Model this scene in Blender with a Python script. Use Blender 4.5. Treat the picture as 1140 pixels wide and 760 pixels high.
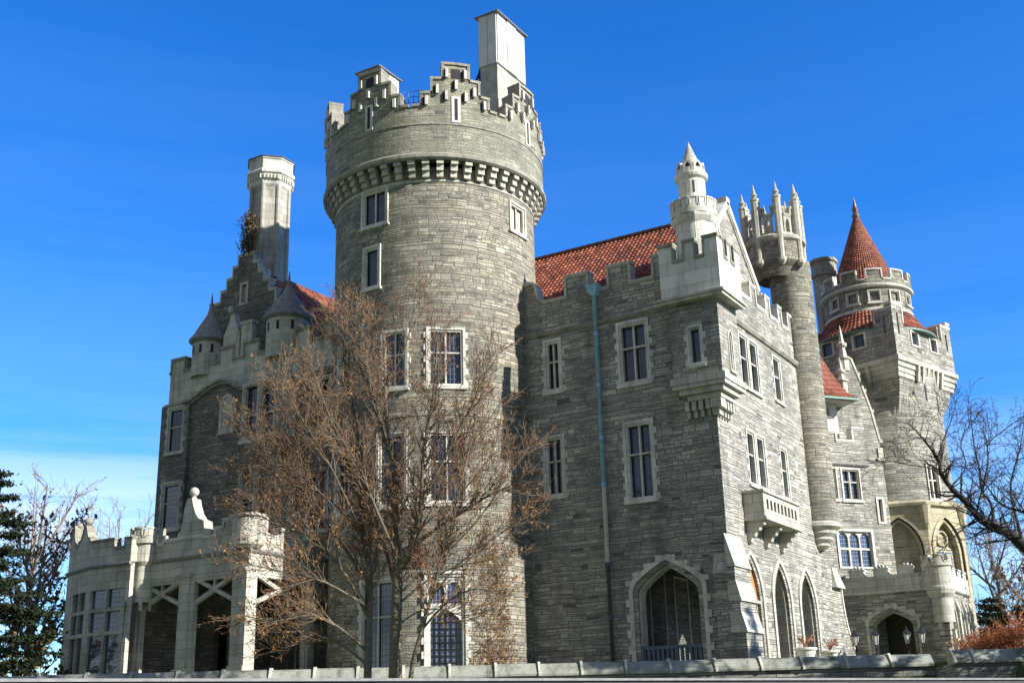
import bpy, math, random
from math import sin, cos, pi, radians, degrees, sqrt, atan2, hypot
from mathutils import Vector, Matrix, Euler
from mathutils.geometry import tessellate_polygon

for o in list(bpy.data.objects): bpy.data.objects.remove(o)
S = bpy.context.scene
C = S.collection

# ------------------------------------------------------------------ camera
cam_d = bpy.data.cameras.new('camera'); cam = bpy.data.objects.new('camera', cam_d); C.objects.link(cam)
PIT, ROL, YAW = radians(18.0), radians(-1.55), radians(31.1)
_R = Vector((1, 0, 0)); _U = Vector((0, -sin(PIT), cos(PIT))); _F = Vector((0, cos(PIT), sin(PIT)))
_R2 = cos(ROL)*_R + sin(ROL)*_U; _U2 = -sin(ROL)*_R + cos(ROL)*_U
_M = Matrix(((sin(YAW), cos(YAW), 0), (-cos(YAW), sin(YAW), 0), (0, 0, 1)))
r3, u3, f3 = _M@_R2, _M@_U2, _M@_F
CAM = Vector((-41.09, -15.74, 1.6))
cam.matrix_world = Matrix(((r3.x, u3.x, -f3.x, CAM.x), (r3.y, u3.y, -f3.y, CAM.y), (r3.z, u3.z, -f3.z, CAM.z), (0, 0, 0, 1)))
cam_d.sensor_width = 36; cam_d.lens = 1300/1140*36; cam_d.clip_end = 5000
S.camera = cam

# ------------------------------------------------------------------ world and sun
SUN_EL, SUN_AZ = radians(29), radians(-86)          # azimuth counter-clockwise from +X
w = bpy.data.worlds.new('World'); S.world = w; w.use_nodes = True
nt = w.node_tree; nt.nodes.clear()
def N(t, k, **kw):
    n = t.nodes.new(k)
    for a, b in kw.items(): setattr(n, a, b)
    return n
sky = N(nt, 'ShaderNodeTexSky', sky_type='NISHITA', sun_disc=False)
sky.sun_elevation = SUN_EL; sky.sun_rotation = pi/2 - SUN_AZ; sky.altitude = 300
sky.air_density = 1.0; sky.dust_density = 0.2; sky.ozone_density = 3.0
hsv = N(nt, 'ShaderNodeHueSaturation'); hsv.inputs['Saturation'].default_value = 1.32; hsv.inputs['Hue'].default_value = .5
hsv.inputs['Value'].default_value = 1.0
tc = N(nt, 'ShaderNodeTexCoord'); mp = N(nt, 'ShaderNodeMapping'); mp.inputs['Scale'].default_value = (1.2, 1.2, 14)
nz = N(nt, 'ShaderNodeTexNoise'); nz.inputs['Scale'].default_value = 1.7; nz.inputs['Detail'].default_value = 7; nz.inputs['Roughness'].default_value = .62
nt.links.new(tc.outputs['Generated'], mp.inputs['Vector']); nt.links.new(mp.outputs['Vector'], nz.inputs['Vector'])
sep = N(nt, 'ShaderNodeSeparateXYZ'); nt.links.new(tc.outputs['Generated'], sep.inputs[0])
def mth(t, op, a, b=None, c=None, clamp=False):
    n = N(t, 'ShaderNodeMath', operation=op, use_clamp=clamp)
    for i, v in enumerate((a, b, c)):
        if v is None: continue
        if isinstance(v, (int, float)): n.inputs[i].default_value = v
        else: t.links.new(v, n.inputs[i])
    return n.outputs[0]
def ramp(t, fac, stops):
    n = N(t, 'ShaderNodeValToRGB'); e = n.color_ramp.elements
    while len(e) < len(stops): e.new(.5)
    for i, (p, c) in enumerate(stops):
        e[i].position = p; e[i].color = (*c, 1) if len(c) == 3 else c
    t.links.new(fac, n.inputs[0]); return n.outputs[0]
def mixc(t, f, a, b, blend='MIX'):
    n = N(t, 'ShaderNodeMix', data_type='RGBA', blend_type=blend)
    for i, v in ((0, f), (6, a), (7, b)):
        if isinstance(v, (int, float)): n.inputs[i].default_value = v
        elif isinstance(v, tuple): n.inputs[i].default_value = (*v, 1)
        else: t.links.new(v, n.inputs[i])
    return n.outputs[2]
cl = ramp(nt, nz.outputs[0], [(.33, (0, 0, 0)), (.56, (1, 1, 1))])
band = ramp(nt, sep.outputs[2], [(.08, (1, 1, 1)), (.17, (.85, .85, .85)), (.235, (.10, .10, .10)), (.33, (.05, .05, .05)), (.6, (0, 0, 0))])
side = ramp(nt, mth(nt, 'ADD', mth(nt, 'MULTIPLY', sep.outputs[1], .9), .35, None, True), [(0, (.12, .12, .12)), (1, (1, 1, 1))])
cm = mth(nt, 'MULTIPLY', mth(nt, 'MULTIPLY', cl, band), side)
tint = mixc(nt, 1.0, hsv.outputs[0], (.72, 1.22, 1.78), 'MULTIPLY')
fill_cloud = mth(nt, 'MULTIPLY', ramp(nt, mth(nt, 'MULTIPLY_ADD', sep.outputs[0], -.5, .5), [(.42, (0, 0, 0)), (.62, (1, 1, 1))]), ramp(nt, nz.outputs[0], [(.2, (.75, .75, .75)), (.6, (1, 1, 1))]))  # unseen cloud bank opposite the view, added to give neutral light in the shade
sky2 = mixc(nt, mth(nt, 'MULTIPLY', fill_cloud, .95), tint, (1.72, 1.85, 2.2))
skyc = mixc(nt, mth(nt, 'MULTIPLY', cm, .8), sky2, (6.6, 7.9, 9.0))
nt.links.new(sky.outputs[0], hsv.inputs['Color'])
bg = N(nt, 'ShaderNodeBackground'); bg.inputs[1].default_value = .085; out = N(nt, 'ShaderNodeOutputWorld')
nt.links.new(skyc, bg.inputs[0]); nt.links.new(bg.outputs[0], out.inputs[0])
sd = bpy.data.lights.new('sun', 'SUN'); sd.energy = 5.0; sd.angle = radians(.5); sd.color = (1, .96, .89)
so = bpy.data.objects.new('sun', sd); C.objects.link(so)
sv = Vector((cos(SUN_EL)*cos(SUN_AZ), cos(SUN_EL)*sin(SUN_AZ), sin(SUN_EL)))
so.rotation_euler = sv.to_track_quat('Z', 'Y').to_euler(); so.location = (0, 0, 60)
S.view_settings.view_transform = 'Standard'; S.view_settings.look = 'None'; S.view_settings.exposure = 0.82; S.view_settings.gamma = 1

# ------------------------------------------------------------------ materials
def newmat(name):
    m = bpy.data.materials.new(name); m.use_nodes = True; t = m.node_tree
    return m, t, t.nodes['Principled BSDF']
def noise(t, vec, scale, detail=4, rough=.55, dims='3D', dist=0):
    n = N(t, 'ShaderNodeTexNoise', noise_dimensions=dims); n.inputs['Scale'].default_value = scale
    n.inputs['Detail'].default_value = detail; n.inputs['Roughness'].default_value = rough; n.inputs['Distortion'].default_value = dist
    if vec is not None: t.links.new(vec, n.inputs['Vector'])
    return n.outputs[0]
def comb(t, x, y, z=0):
    n = N(t, 'ShaderNodeCombineXYZ')
    for i, v in enumerate((x, y, z)):
        if isinstance(v, (int, float)): n.inputs[i].default_value = v
        else: t.links.new(v, n.inputs[i])
    return n.outputs[0]
def bump(t, bsdf, h, strength, dist):
    b = N(t, 'ShaderNodeBump'); b.inputs['Strength'].default_value = strength; b.inputs['Distance'].default_value = dist
    t.links.new(h, b.inputs['Height']); t.links.new(b.outputs[0], bsdf.inputs['Normal'])

def rubble(name, h, wmin, wmax, cols, mort, stain=.5, darkp=.93, bumpd=.05, warp=1.0):
    m, t, b = newmat(name)
    uv = N(t, 'ShaderNodeUVMap'); uv.uv_map = 'UVMap'
    sp = N(t, 'ShaderNodeSeparateXYZ'); t.links.new(uv.outputs[0], sp.inputs[0]); u, v = sp.outputs[0], sp.outputs[1]
    pos = N(t, 'ShaderNodeNewGeometry').outputs['Position']
    nv = noise(t, comb(t, 3.1, mth(t, 'MULTIPLY', v, 1.6)), 1, 2)
    nw = noise(t, uv.outputs[0], .9, 3)
    v2 = mth(t, 'ADD', v, mth(t, 'ADD', mth(t, 'MULTIPLY', mth(t, 'SUBTRACT', nv, .5), .5*warp), mth(t, 'MULTIPLY', mth(t, 'SUBTRACT', nw, .5), .12*warp)))
    ro = mth(t, 'DIVIDE', v2, h); row = mth(t, 'FLOOR', ro); fv = mth(t, 'FRACT', ro)
    w1 = N(t, 'ShaderNodeTexWhiteNoise', noise_dimensions='1D'); t.links.new(row, w1.inputs['W']); h1 = w1.outputs[0]
    wr = mth(t, 'ADD', mth(t, 'MULTIPLY', h1, wmax-wmin), wmin)
    un = noise(t, comb(t, mth(t, 'MULTIPLY', u, 1.1), mth(t, 'MULTIPLY', row, 7.3)), 1, 1)
    uu = mth(t, 'ADD', mth(t, 'DIVIDE', mth(t, 'ADD', u, mth(t, 'MULTIPLY', un, .9*warp)), wr), mth(t, 'MULTIPLY', h1, 37.7))
    col = mth(t, 'FLOOR', uu); fu = mth(t, 'FRACT', uu)
    # some stones are split in two along their height
    wn0 = N(t, 'ShaderNodeTexWhiteNoise', noise_dimensions='3D'); t.links.new(comb(t, col, row, 5), wn0.inputs['Vector'])
    spl = mth(t, 'GREATER_THAN', wn0.outputs[0], .36)
    up = mth(t, 'MULTIPLY', mth(t, 'GREATER_THAN', fv, .5), spl)
    fvs = mth(t, 'ADD', mth(t, 'MULTIPLY', mth(t, 'FRACT', mth(t, 'MULTIPLY', fv, 2)), spl), mth(t, 'MULTIPLY', fv, mth(t, 'SUBTRACT', 1, spl)))
    hh = mth(t, 'MULTIPLY', h, mth(t, 'SUBTRACT', 1, mth(t, 'MULTIPLY', spl, .5)))
    wn = N(t, 'ShaderNodeTexWhiteNoise', noise_dimensions='3D'); t.links.new(comb(t, col, row, up), wn.inputs['Vector'])
    cs = N(t, 'ShaderNodeSeparateColor'); t.links.new(wn.outputs[1], cs.inputs[0]); ra, rb, rc = cs.outputs
    du = mth(t, 'MULTIPLY', mth(t, 'MINIMUM', fu, mth(t, 'SUBTRACT', 1, fu)), wr)
    dv = mth(t, 'MULTIPLY', mth(t, 'MINIMUM', fvs, mth(t, 'SUBTRACT', 1, fvs)), hh)
    fine = noise(t, pos, 22, 5, .65)
    d = mth(t, 'ADD', mth(t, 'MINIMUM', du, dv), mth(t, 'MULTIPLY', mth(t, 'SUBTRACT', fine, .5), .03))
    ms = N(t, 'ShaderNodeMapRange', interpolation_type='SMOOTHSTEP'); ms.inputs[1].default_value = .003; ms.inputs[2].default_value = .02
    t.links.new(d, ms.inputs[0]); mk = ms.outputs[0]
    base = ramp(t, ra, [(i/(len(cols)-1), c) for i, c in enumerate(cols)])
    base = mixc(t, 1.0, base, ramp(t, fine, [(.3, (.42, .42, .42)), (.5, (1, 1, 1)), (.72, (1.35, 1.35, 1.33))]), 'MULTIPLY')
    big = noise(t, comb(t, mth(t, 'MULTIPLY', u, .5), mth(t, 'MULTIPLY', v, .17), 2), 1, 7, .7)
    base = mixc(t, stain, base, ramp(t, big, [(.33, (.42, .43, .44)), (.47, (.84, .84, .84)), (.56, (1.03, 1.02, .99)), (.72, (1.22, 1.2, 1.12))]), 'MULTIPLY')
    mid = noise(t, comb(t, mth(t, 'MULTIPLY', u, .9), mth(t, 'MULTIPLY', v, 3.2), 7), 1, 3, .6)
    base = mixc(t, stain*.9, base, ramp(t, mid, [(.34, (.6, .6, .6)), (.52, (1, 1, 1)), (.7, (1.14, 1.13, 1.1))]), 'MULTIPLY')
    base = mixc(t, mth(t, 'GREATER_THAN', rb, darkp), base, (.13, .13, .12))
    full = mixc(t, mk, mort, base)
    t.links.new(full, b.inputs['Base Color']); b.inputs['Roughness'].default_value = .92; b.inputs['Specular IOR Level'].default_value = .25
    hgt = mth(t, 'ADD', mth(t, 'MULTIPLY', mk, mth(t, 'ADD', .45, mth(t, 'MULTIPLY', rc, .55))), mth(t, 'MULTIPLY', fine, .35))
    bump(t, b, hgt, 1.0, bumpd)
    return m
GC = [(.30, .288, .26), (.37, .358, .315), (.42, .405, .345), (.47, .452, .385), (.53, .505, .42), (.35, .345, .325), (.60, .575, .485)]
M_rub = rubble('rubble stone', .18, .25, .85, GC, (.23, .222, .195), .9, .98)
M_rubT = rubble('tower rubble stone', .19, .25, .85, [(c[0]*.80, c[1]*.785, c[2]*.74) for c in GC], (.18, .17, .125), .95, .98)
M_rubD = rubble('dark rubble stone', .20, .25, .9, [tuple(x*.56 for x in c) for c in GC], (.13, .125, .10), .95, .95)  # rubble colours scaled evenly darker
M_head = rubble('tower head stone', .15, .25, .8, [(.33, .32, .25), (.38, .37, .285), (.42, .41, .32), (.35, .34, .27), (.46, .44, .34)], (.25, .24, .185), .85, .98, .04, .7)

def ashlar(name, colr, h=.36, wd=.8, stain=.6, joint=.75, bd=.01):
    m, t, b = newmat(name)
    uv = N(t, 'ShaderNodeUVMap'); uv.uv_map = 'UVMap'
    br = N(t, 'ShaderNodeTexBrick'); t.links.new(uv.outputs[0], br.inputs['Vector'])
    br.inputs['Scale'].default_value = 1; br.inputs['Brick Width'].default_value = wd; br.inputs['Row Height'].default_value = h
    br.inputs['Mortar Size'].default_value = .012; br.inputs['Mortar Smooth'].default_value = .3
    br.inputs['Color1'].default_value = (1.04, 1.04, 1.03, 1); br.inputs['Color2'].default_value = (.80, .80, .79, 1); br.inputs['Mortar'].default_value = (joint*.72, joint*.72, joint*.7, 1)
    pos = N(t, 'ShaderNodeNewGeometry').outputs['Position']
    mpn = N(t, 'ShaderNodeMapping'); mpn.inputs['Scale'].default_value = (1.6, 1.6, .32); t.links.new(pos, mpn.inputs[0])
    st = noise(t, mpn.outputs[0], 1.3, 8, .7); f = noise(t, pos, 30, 4, .6)
    c = mixc(t, 1.0, colr, br.outputs[0], 'MULTIPLY')
    c = mixc(t, stain, c, ramp(t, st, [(.34, (.30, .30, .28)), (.46, (.78, .78, .76)), (.54, (1, 1, 1)), (.7, (1.1, 1.1, 1.09))]), 'MULTIPLY')
    c = mixc(t, .5, c, ramp(t, f, [(.2, (.7, .7, .7)), (.8, (1.2, 1.2, 1.2))]), 'MULTIPLY')
    t.links.new(c, b.inputs['Base Color']); b.inputs['Roughness'].default_value = .85; b.inputs['Specular IOR Level'].default_value = .3
    bump(t, b, mth(t, 'ADD', mth(t, 'MULTIPLY', br.outputs[1], -.8), mth(t, 'MULTIPLY', f, .5)), .8, bd)
    return m
M_lime = ashlar('dressed limestone', (.56, .54, .46))
M_trim = ashlar('pale cast stone trim', (.70, .68, .61), .45, .9, .5, .85)
M_white = ashlar('whitewashed cast stone', (.78, .76, .69), .55, 1.2, .4, .9)
M_grey = ashlar('grey weathered limestone', (.37, .35, .29), .32, .7, .7)
M_yel = ashlar('yellow limestone', (.50, .45, .31), .4, .9, .5)
M_cop = ashlar('mossy coping stone', (.30, .31, .26), 3, 9, .9, .9, .02)

def simple(name, colr, rough=.6, metal=0, var=.25, sc=8, spec=.5, bd=0):
    m, t, b = newmat(name)
    pos = N(t, 'ShaderNodeTexCoord').outputs['Object']
    n = noise(t, pos, sc, 5, .6)
    c = mixc(t, 1.0, colr, ramp(t, n, [(.25, (1-var*1.4,)*3), (.75, (1+var*.8,)*3)]), 'MULTIPLY')
    t.links.new(c, b.inputs['Base Color']); b.inputs['Roughness'].default_value = rough; b.inputs['Metallic'].default_value = metal
    b.inputs['Specular IOR Level'].default_value = spec
    if bd: bump(t, b, n, .8, bd)
    return m
M_slate = simple('grey stone cap', (.27, .265, .25), .8, 0, .35, 5, .3, .02)
M_iron = simple('black iron', (.02, .02, .022), .45, .3)
M_teal = simple('teal painted metal', (.30, .52, .68), .4, 0, .25, 3)
M_eave = simple('green painted eave', (.13, .24, .20), .5)
M_pipew = simple('white pipe', (.72, .74, .76), .4, .1, .12, 3)  # lighter tone for the middle length of the drainpipe
M_piped = simple('grey iron pipe', (.12, .13, .15), .5, .3)
M_cladw = simple('white sheet cladding', (.62, .62, .58), .5, .1, .12, 2.5)
M_concr = simple('pale concrete', (.40, .39, .34), .85, 0, .3, 1.6)
M_wood = simple('orange wood board', (.50, .22, .07), .6, 0, .35, 6)
M_dark = simple('dark interior', (.03, .03, .032), .9)
M_bark = simple('grey brown bark', (.19, .165, .115), .9, 0, .45, 14, .2, .02)
M_bark2 = simple('dark bark', (.05, .045, .04), .9, 0, .4, 14, .2, .02)
M_barkp = simple('pale twigs', (.27, .22, .19), .9, 0, .3, 6)
M_cream = simple('cream board', (.62, .58, .44), .6, 0, .15, 3)
M_glassb = simple('blind glass', (.3, .32, .33), .2)

def glass(name, base, cw=.16, ch=.22, lead=(.16, .17, .17), lw=.012):
    m, t, b = newmat(name)
    uv = N(t, 'ShaderNodeUVMap'); uv.uv_map = 'UVMap'
    sp = N(t, 'ShaderNodeSeparateXYZ'); t.links.new(uv.outputs[0], sp.inputs[0])
    def ln(c, p, wd):
        f = mth(t, 'FRACT', mth(t, 'DIVIDE', c, p)); return mth(t, 'LESS_THAN', mth(t, 'MULTIPLY', mth(t, 'MINIMUM', f, mth(t, 'SUBTRACT', 1, f)), p), wd)
    g = mth(t, 'MAXIMUM', ln(sp.outputs[0], cw, lw), ln(sp.outputs[1], ch, lw))
    fl = N(t, 'ShaderNodeTexWhiteNoise', noise_dimensions='3D')
    t.links.new(comb(t, mth(t, 'FLOOR', mth(t, 'DIVIDE', sp.outputs[0], cw)), mth(t, 'FLOOR', mth(t, 'DIVIDE', sp.outputs[1], ch))), fl.inputs[0])
    ns = noise(t, uv.outputs[0], 1.3, 3)
    c = mixc(t, 1.0, base, ramp(t, ns, [(.35, (.5, .5, .55)), (.55, (1.2, 1.2, 1.3)), (.72, (2.6, 2.7, 2.9))]), 'MULTIPLY')
    c = mixc(t, g, c, lead)
    t.links.new(c, b.inputs['Base Color']); t.links.new(mth(t, 'ADD', .05, mth(t, 'MULTIPLY', g, .5)), b.inputs['Roughness'])
    b.inputs['Specular IOR Level'].default_value = .9; b.inputs['IOR'].default_value = 1.6
    bump(t, b, mth(t, 'ADD', mth(t, 'MULTIPLY', fl.outputs[0], .5), g), .35, .01)
    return m
M_glass = glass('leaded glass', (.008, .016, .034), .16, .22, (.05, .055, .07), .009)
M_glass2 = glass('blue leaded glass', (.03, .045, .085), .14, .2, (.14, .15, .17), .009)

def tilemat(name):
    m, t, b = newmat(name)
    uv = N(t, 'ShaderNodeUVMap'); uv.uv_map = 'UVMap'
    sp = N(t, 'ShaderNodeSeparateXYZ'); t.links.new(uv.outputs[0], sp.inputs[0])
    fl = N(t, 'ShaderNodeTexWhiteNoise', noise_dimensions='3D')
    t.links.new(comb(t, mth(t, 'FLOOR', sp.outputs[0]), mth(t, 'FLOOR', sp.outputs[1])), fl.inputs[0])
    pos = N(t, 'ShaderNodeNewGeometry').outputs['Position']
    c = ramp(t, fl.outputs[0], [(0, (.13, .04, .022)), (.3, (.26, .07, .035)), (.75, (.34, .10, .045)), (1, (.42, .17, .09))])
    c = mixc(t, .85, c, ramp(t, noise(t, pos, 1.1, 7, .7), [(.34, (.38, .40, .40)), (.5, (.9, .9, .9)), (.62, (1.12, 1.12, 1.12))]), 'MULTIPLY')
    c = mixc(t, .5, c, ramp(t, noise(t, pos, 18, 3), [(.3, (.6, .6, .6)), (.7, (1.2, 1.2, 1.2))]), 'MULTIPLY')
    t.links.new(c, b.inputs['Base Color']); b.inputs['Roughness'].default_value = .7
    fv = mth(t, 'FRACT', sp.outputs[1]); bump(t, b, fv, .5, .03)
    return m
M_tile = tilemat('red clay tile')

def leafmat(name, cols, tr=.3):
    m, t, b = newmat(name)
    oi = N(t, 'ShaderNodeNewGeometry').outputs['Random Per Island']
    c = ramp(t, oi, [(i/(len(cols)-1), k) for i, k in enumerate(cols)])
    t.links.new(c, b.inputs['Base Color']); b.inputs['Roughness'].default_value = .7; b.inputs['Specular IOR Level'].default_value = .25
    return m
M_leaf = leafmat('dry orange leaf', [(.20, .09, .03), (.34, .15, .05), (.15, .07, .03), (.42, .24, .07), (.26, .11, .04), (.40, .32, .08)])
M_leafr = leafmat('red leaf', [(.45, .05, .03), (.35, .08, .04), (.5, .1, .05)])
M_need = leafmat('dark green needles', [(.010, .02, .008), (.018, .032, .012), (.03, .04, .015), (.014, .022, .01)])
M_oran = leafmat('autumn orange foliage', [(.30, .14, .05), (.22, .10, .04), (.36, .20, .09), (.26, .13, .06), (.16, .09, .05)])
M_olive = leafmat('olive foliage', [(.16, .15, .05), (.10, .10, .04), (.24, .18, .07), (.06, .07, .03)])
M_rust = leafmat('rust twigs', [(.40, .13, .05), (.30, .10, .04), (.46, .19, .08), (.22, .09, .045)])
M_grass = simple('grass', (.07, .10, .03), .9, 0, .4, 1.5)
M_asph = simple('asphalt', (.05, .05, .052), .9, 0, .3, 3)

# ------------------------------------------------------------------ mesh builder
class MB:
    def __init__(s): s.v = []; s.f = []; s.uv = []; s.m = []; s.sm = []
    def face(s, pts, uv=None, m=0, sm=False):
        b = len(s.v); s.v.extend([tuple(p) for p in pts]); s.f.append(tuple(range(b, b+len(pts))))
        if uv is None:
            p = [Vector(q) for q in pts]; n = Vector((0, 0, 0))
            for i in range(len(p)): n += p[i].cross(p[(i+1) % len(p)])
            if n.length < 1e-12: n = Vector((0, 0, 1))
            n.normalize()
            if abs(n.z) > .8: uv = [(q.x, q.y) for q in p]
            else:
                tx, ty = -n.y, n.x; L = hypot(tx, ty); tx /= L; ty /= L
                uv = [(q.x*tx+q.y*ty, q.z/max(.3, sqrt(1-n.z*n.z))) for q in p]
        s.uv.extend(uv); s.m.append(m); s.sm.append(sm)
    def indexed(s, verts, faces, uvs=None, m=0, sm=True):
        b = len(s.v); s.v.extend([tuple(p) for p in verts])
        for f in faces:
            s.f.append(tuple(b+i for i in f)); s.uv.extend([uvs[i] if uvs else (0, 0) for i in f]); s.m.append(m); s.sm.append(sm)
    def hexa(s, p, m=0):   # p: 8 points, bottom 4 then top 4
        for q in ((0, 3, 2, 1), (4, 5, 6, 7), (0, 1, 5, 4), (1, 2, 6, 5), (2, 3, 7, 6), (3, 0, 4, 7)):
            s.face([p[i] for i in q], None, m)
    def fbox(s, fr, s0, s1, z0, z1, d0, d1, m=0):
        q = [fr(s0, z0, d0), fr(s1, z0, d0), fr(s1, z0, d1), fr(s0, z0, d1), fr(s0, z1, d0), fr(s1, z1, d0), fr(s1, z1, d1), fr(s0, z1, d1)]
        s.hexa(q, m)
    def box(s, x0, x1, y0, y1, z0, z1, m=0):
        s.hexa([(x0, y0, z0), (x1, y0, z0), (x1, y1, z0), (x0, y1, z0), (x0, y0, z1), (x1, y0, z1), (x1, y1, z1), (x0, y1, z1)], m)
    def tube(s, pts, rad, n=6, m=0, cap=True, sm=True):
        pts = [Vector(p) for p in pts]; vs = []; fs = []; k = len(pts)
        up = Vector((.13, .27, .95))
        for i, p in enumerate(pts):
            d = (pts[min(i+1, k-1)] - pts[max(i-1, 0)])
            if d.length < 1e-9: d = Vector((0, 0, 1))
            d.normalize(); a = d.cross(up)
            if a.length < .1: a = d.cross(Vector((1, 0, 0)))
            a.normalize(); b = d.cross(a); r = rad[i] if isinstance(rad, (list, tuple)) else rad
            for j in range(n):
                t = 2*pi*j/n; vs.append(p + (a*cos(t)+b*sin(t))*r)
        for i in range(k-1):
            for j in range(n):
                fs.append((i*n+j, i*n+(j+1) % n, (i+1)*n+(j+1) % n, (i+1)*n+j))
        if cap and n > 2: fs.append(tuple(range(n))); fs.append(tuple((k-1)*n+j for j in range(n)))
        s.indexed(vs, fs, [(v.x, v.z) for v in vs], m, sm)
    def lathe(s, cx, cy, prof, n=48, t0=0, t1=2*pi, m=0, sm=False, uvr=None):
        k = n
        for i in range(len(prof)-1):
            (r0, z0), (r1, z1) = prof[i], prof[i+1]
            L = hypot(r1-r0, z1-z0); rr = uvr or max(r0, r1)
            vv0 = z0 if abs(z1-z0) > .3*L else z0; vv1 = z1 if abs(z1-z0) > .3*L else z0+L
            for j in range(k):
                a, b = t0+(t1-t0)*j/k, t0+(t1-t0)*(j+1)/k
                P = [(cx+r0*cos(a), cy+r0*sin(a), z0), (cx+r0*cos(b), cy+r0*sin(b), z0), (cx+r1*cos(b), cy+r1*sin(b), z1), (cx+r1*cos(a), cy+r1*sin(a), z1)]
                U = [(a*rr, vv0), (b*rr, vv0), (b*rr, vv1), (a*rr, vv1)]
                if r0 < 1e-4: P = P[1:]; U = U[1:]
                elif r1 < 1e-4: P = P[:3]; U = U[:3]
                s.face(P, U, m, sm)
    def build(s, name, mats, parent=None, label=None):
        me = bpy.data.meshes.new(name); me.from_pydata(s.v, [], s.f)
        uvl = me.uv_layers.new(name='UVMap'); flat = [c for q in s.uv for c in q]; uvl.data.foreach_set('uv', flat)
        me.polygons.foreach_set('material_index', s.m); me.polygons.foreach_set('use_smooth', s.sm)
        for x in (mats if isinstance(mats, (list, tuple)) else [mats]): me.materials.append(x)
        me.validate(); me.update()
        o = bpy.data.objects.new(name, me); C.objects.link(o)
        if parent is not None: o.parent = parent
        if label: o['label'] = label
        return o
def empty(name, loc=(0, 0, 0)):
    o = bpy.data.objects.new(name, None); C.objects.link(o); o.location = loc; return o
def tag(o, label=None, cat=None, group=None, kind=None):
    for k, v in (('label', label), ('category', cat), ('group', group), ('kind', kind)):
        if v: o[k] = v
    return o
def frame(ox, oy, ang, side=-1):
    """wall frame: s runs along angle ang (degrees), d is outward (to the right of s when side=-1)"""
    sx, sy = cos(radians(ang)), sin(radians(ang)); nx, ny = (sy, -sx) if side < 0 else (-sy, sx)
    return lambda s, z, d=0: (ox+sx*s+nx*d, oy+sy*s+ny*d, z)
def frameT(cx, cy, r, th):
    """tangent frame on a round wall; s grows with the angle"""
    a = radians(th); nx, ny = cos(a), sin(a); sx, sy = -ny, nx
    return lambda s, z, d=0: (cx+nx*(r+d)+sx*s, cy+ny*(r+d)+sy*s, z)
FA = frame(0, 0, 90, 1)          # shaded face: s = y, outward -x
FB = frame(0, 0, 0, -1)          # sunny face: s = x, outward -y

def panel(mb, fr, outline, holes=(), t=.4, m=0, d=0, su=0):
    """solid wall slab with openings"""
    loops = [list(outline)] + [list(h) for h in holes]; flat = [p for l in loops for p in l]
    tris = tessellate_polygon([[Vector((p[0], p[1], 0)) for p in l] for l in loops])
    for tr in tris:
        q = [flat[i] for i in tr]
        mb.face([fr(p[0], p[1], d) for p in q], [(p[0]+su, p[1]) for p in q], m)
        mb.face([fr(p[0], p[1], d-t) for p in reversed(q)], [(p[0]+su, p[1]) for p in reversed(q)], m)
    for l in loops:
        for i in range(len(l)):
            a, b = l[i], l[(i+1) % len(l)]
            P = [fr(a[0], a[1], d), fr(b[0], b[1], d), fr(b[0], b[1], d-t), fr(a[0], a[1], d-t)]
            if abs(a[0]-b[0]) > abs(a[1]-b[1]): U = [(a[0], a[1]), (b[0], a[1]), (b[0], a[1]+t), (a[0], a[1]+t)]
            else: U = [(a[0], a[1]), (a[0], b[1]), (a[0]+t, b[1]), (a[0]+t, a[1])]
            mb.face(P, U, m)
def rect(s0, s1, z0, z1): return [(s0, z0), (s1, z0), (s1, z1), (s0, z1)]
def arch(s0, s1, z0, zs, za, n=8, shape='gothic'):
    """opening outline: bottom left, bottom right, then up and over"""
    c = (s0+s1)/2; hw = (s1-s0)/2; H = za-zs; pts = [(s0, z0), (s1, z0)]
    def f(u):  # u 0..1 from springing to apex
        if shape == 'gothic':
            R = (hw*hw+H*H)/(2*hw); amax = math.asin(min(1, H/R)) if H < R else pi/2
            a = amax*u; return hw-R+R*cos(a), R*sin(a)
        if shape == 'tudor':
            if u < .35:
                a = u/.35*radians(58); r = .42*hw; return hw-r+r*cos(a), r*sin(a)
            x0 = hw-.42*hw+.42*hw*cos(radians(58)); z0_ = .42*hw*sin(radians(58)); k = (u-.35)/.65
            return x0*(1-k), z0_+(H-z0_)*(k+.28*k*(1-k))
        a = pi/2*u; return hw*cos(a), H*sin(a)
    R_ = [f(i/n) for i in range(n+1)]
    for x, z in R_: pts.append((c+x, zs+z))
    for x, z in reversed(R_[:-1]): pts.append((c-x, zs+z))
    return pts
def ring_band(mb, fr, outer, inner, d0, d1, m=0, close=True):
    """moulding between two outlines with the same count of points"""
    k = len(outer); rng = range(k) if close else range(k-1)
    for i in rng:
        j = (i+1) % k; o0, o1, i0, i1 = outer[i], outer[j], inner[i], inner[j]
        mb.face([fr(*o0, d0), fr(*o1, d0), fr(*i1, d0), fr(*i0, d0)], [o0, o1, i1, i0], m)
        mb.face([fr(*i0, d0), fr(*i1, d0), fr(*i1, d1), fr(*i0, d1)], None, m)
        mb.face([fr(*o0, d0), fr(*o1, d0), fr(*o1, d1), fr(*o0, d1)], None, m)
def inset(pts, e, eb=None):
    """shrink an opening outline by e (bottom by eb)"""
    s0, s1 = min(p[0] for p in pts), max(p[0] for p in pts); z0, z1 = min(p[1] for p in pts), max(p[1] for p in pts)
    c = (s0+s1)/2; eb = e if eb is None else eb; out = []
    for s, z in pts:
        k = ((s1-s0)/2-e)/((s1-s0)/2); zz = z0+eb+(z-z0)*((z1-e)-(z0+eb))/(z1-z0)
        out.append((c+(s-c)*k, zz))
    return out
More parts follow.
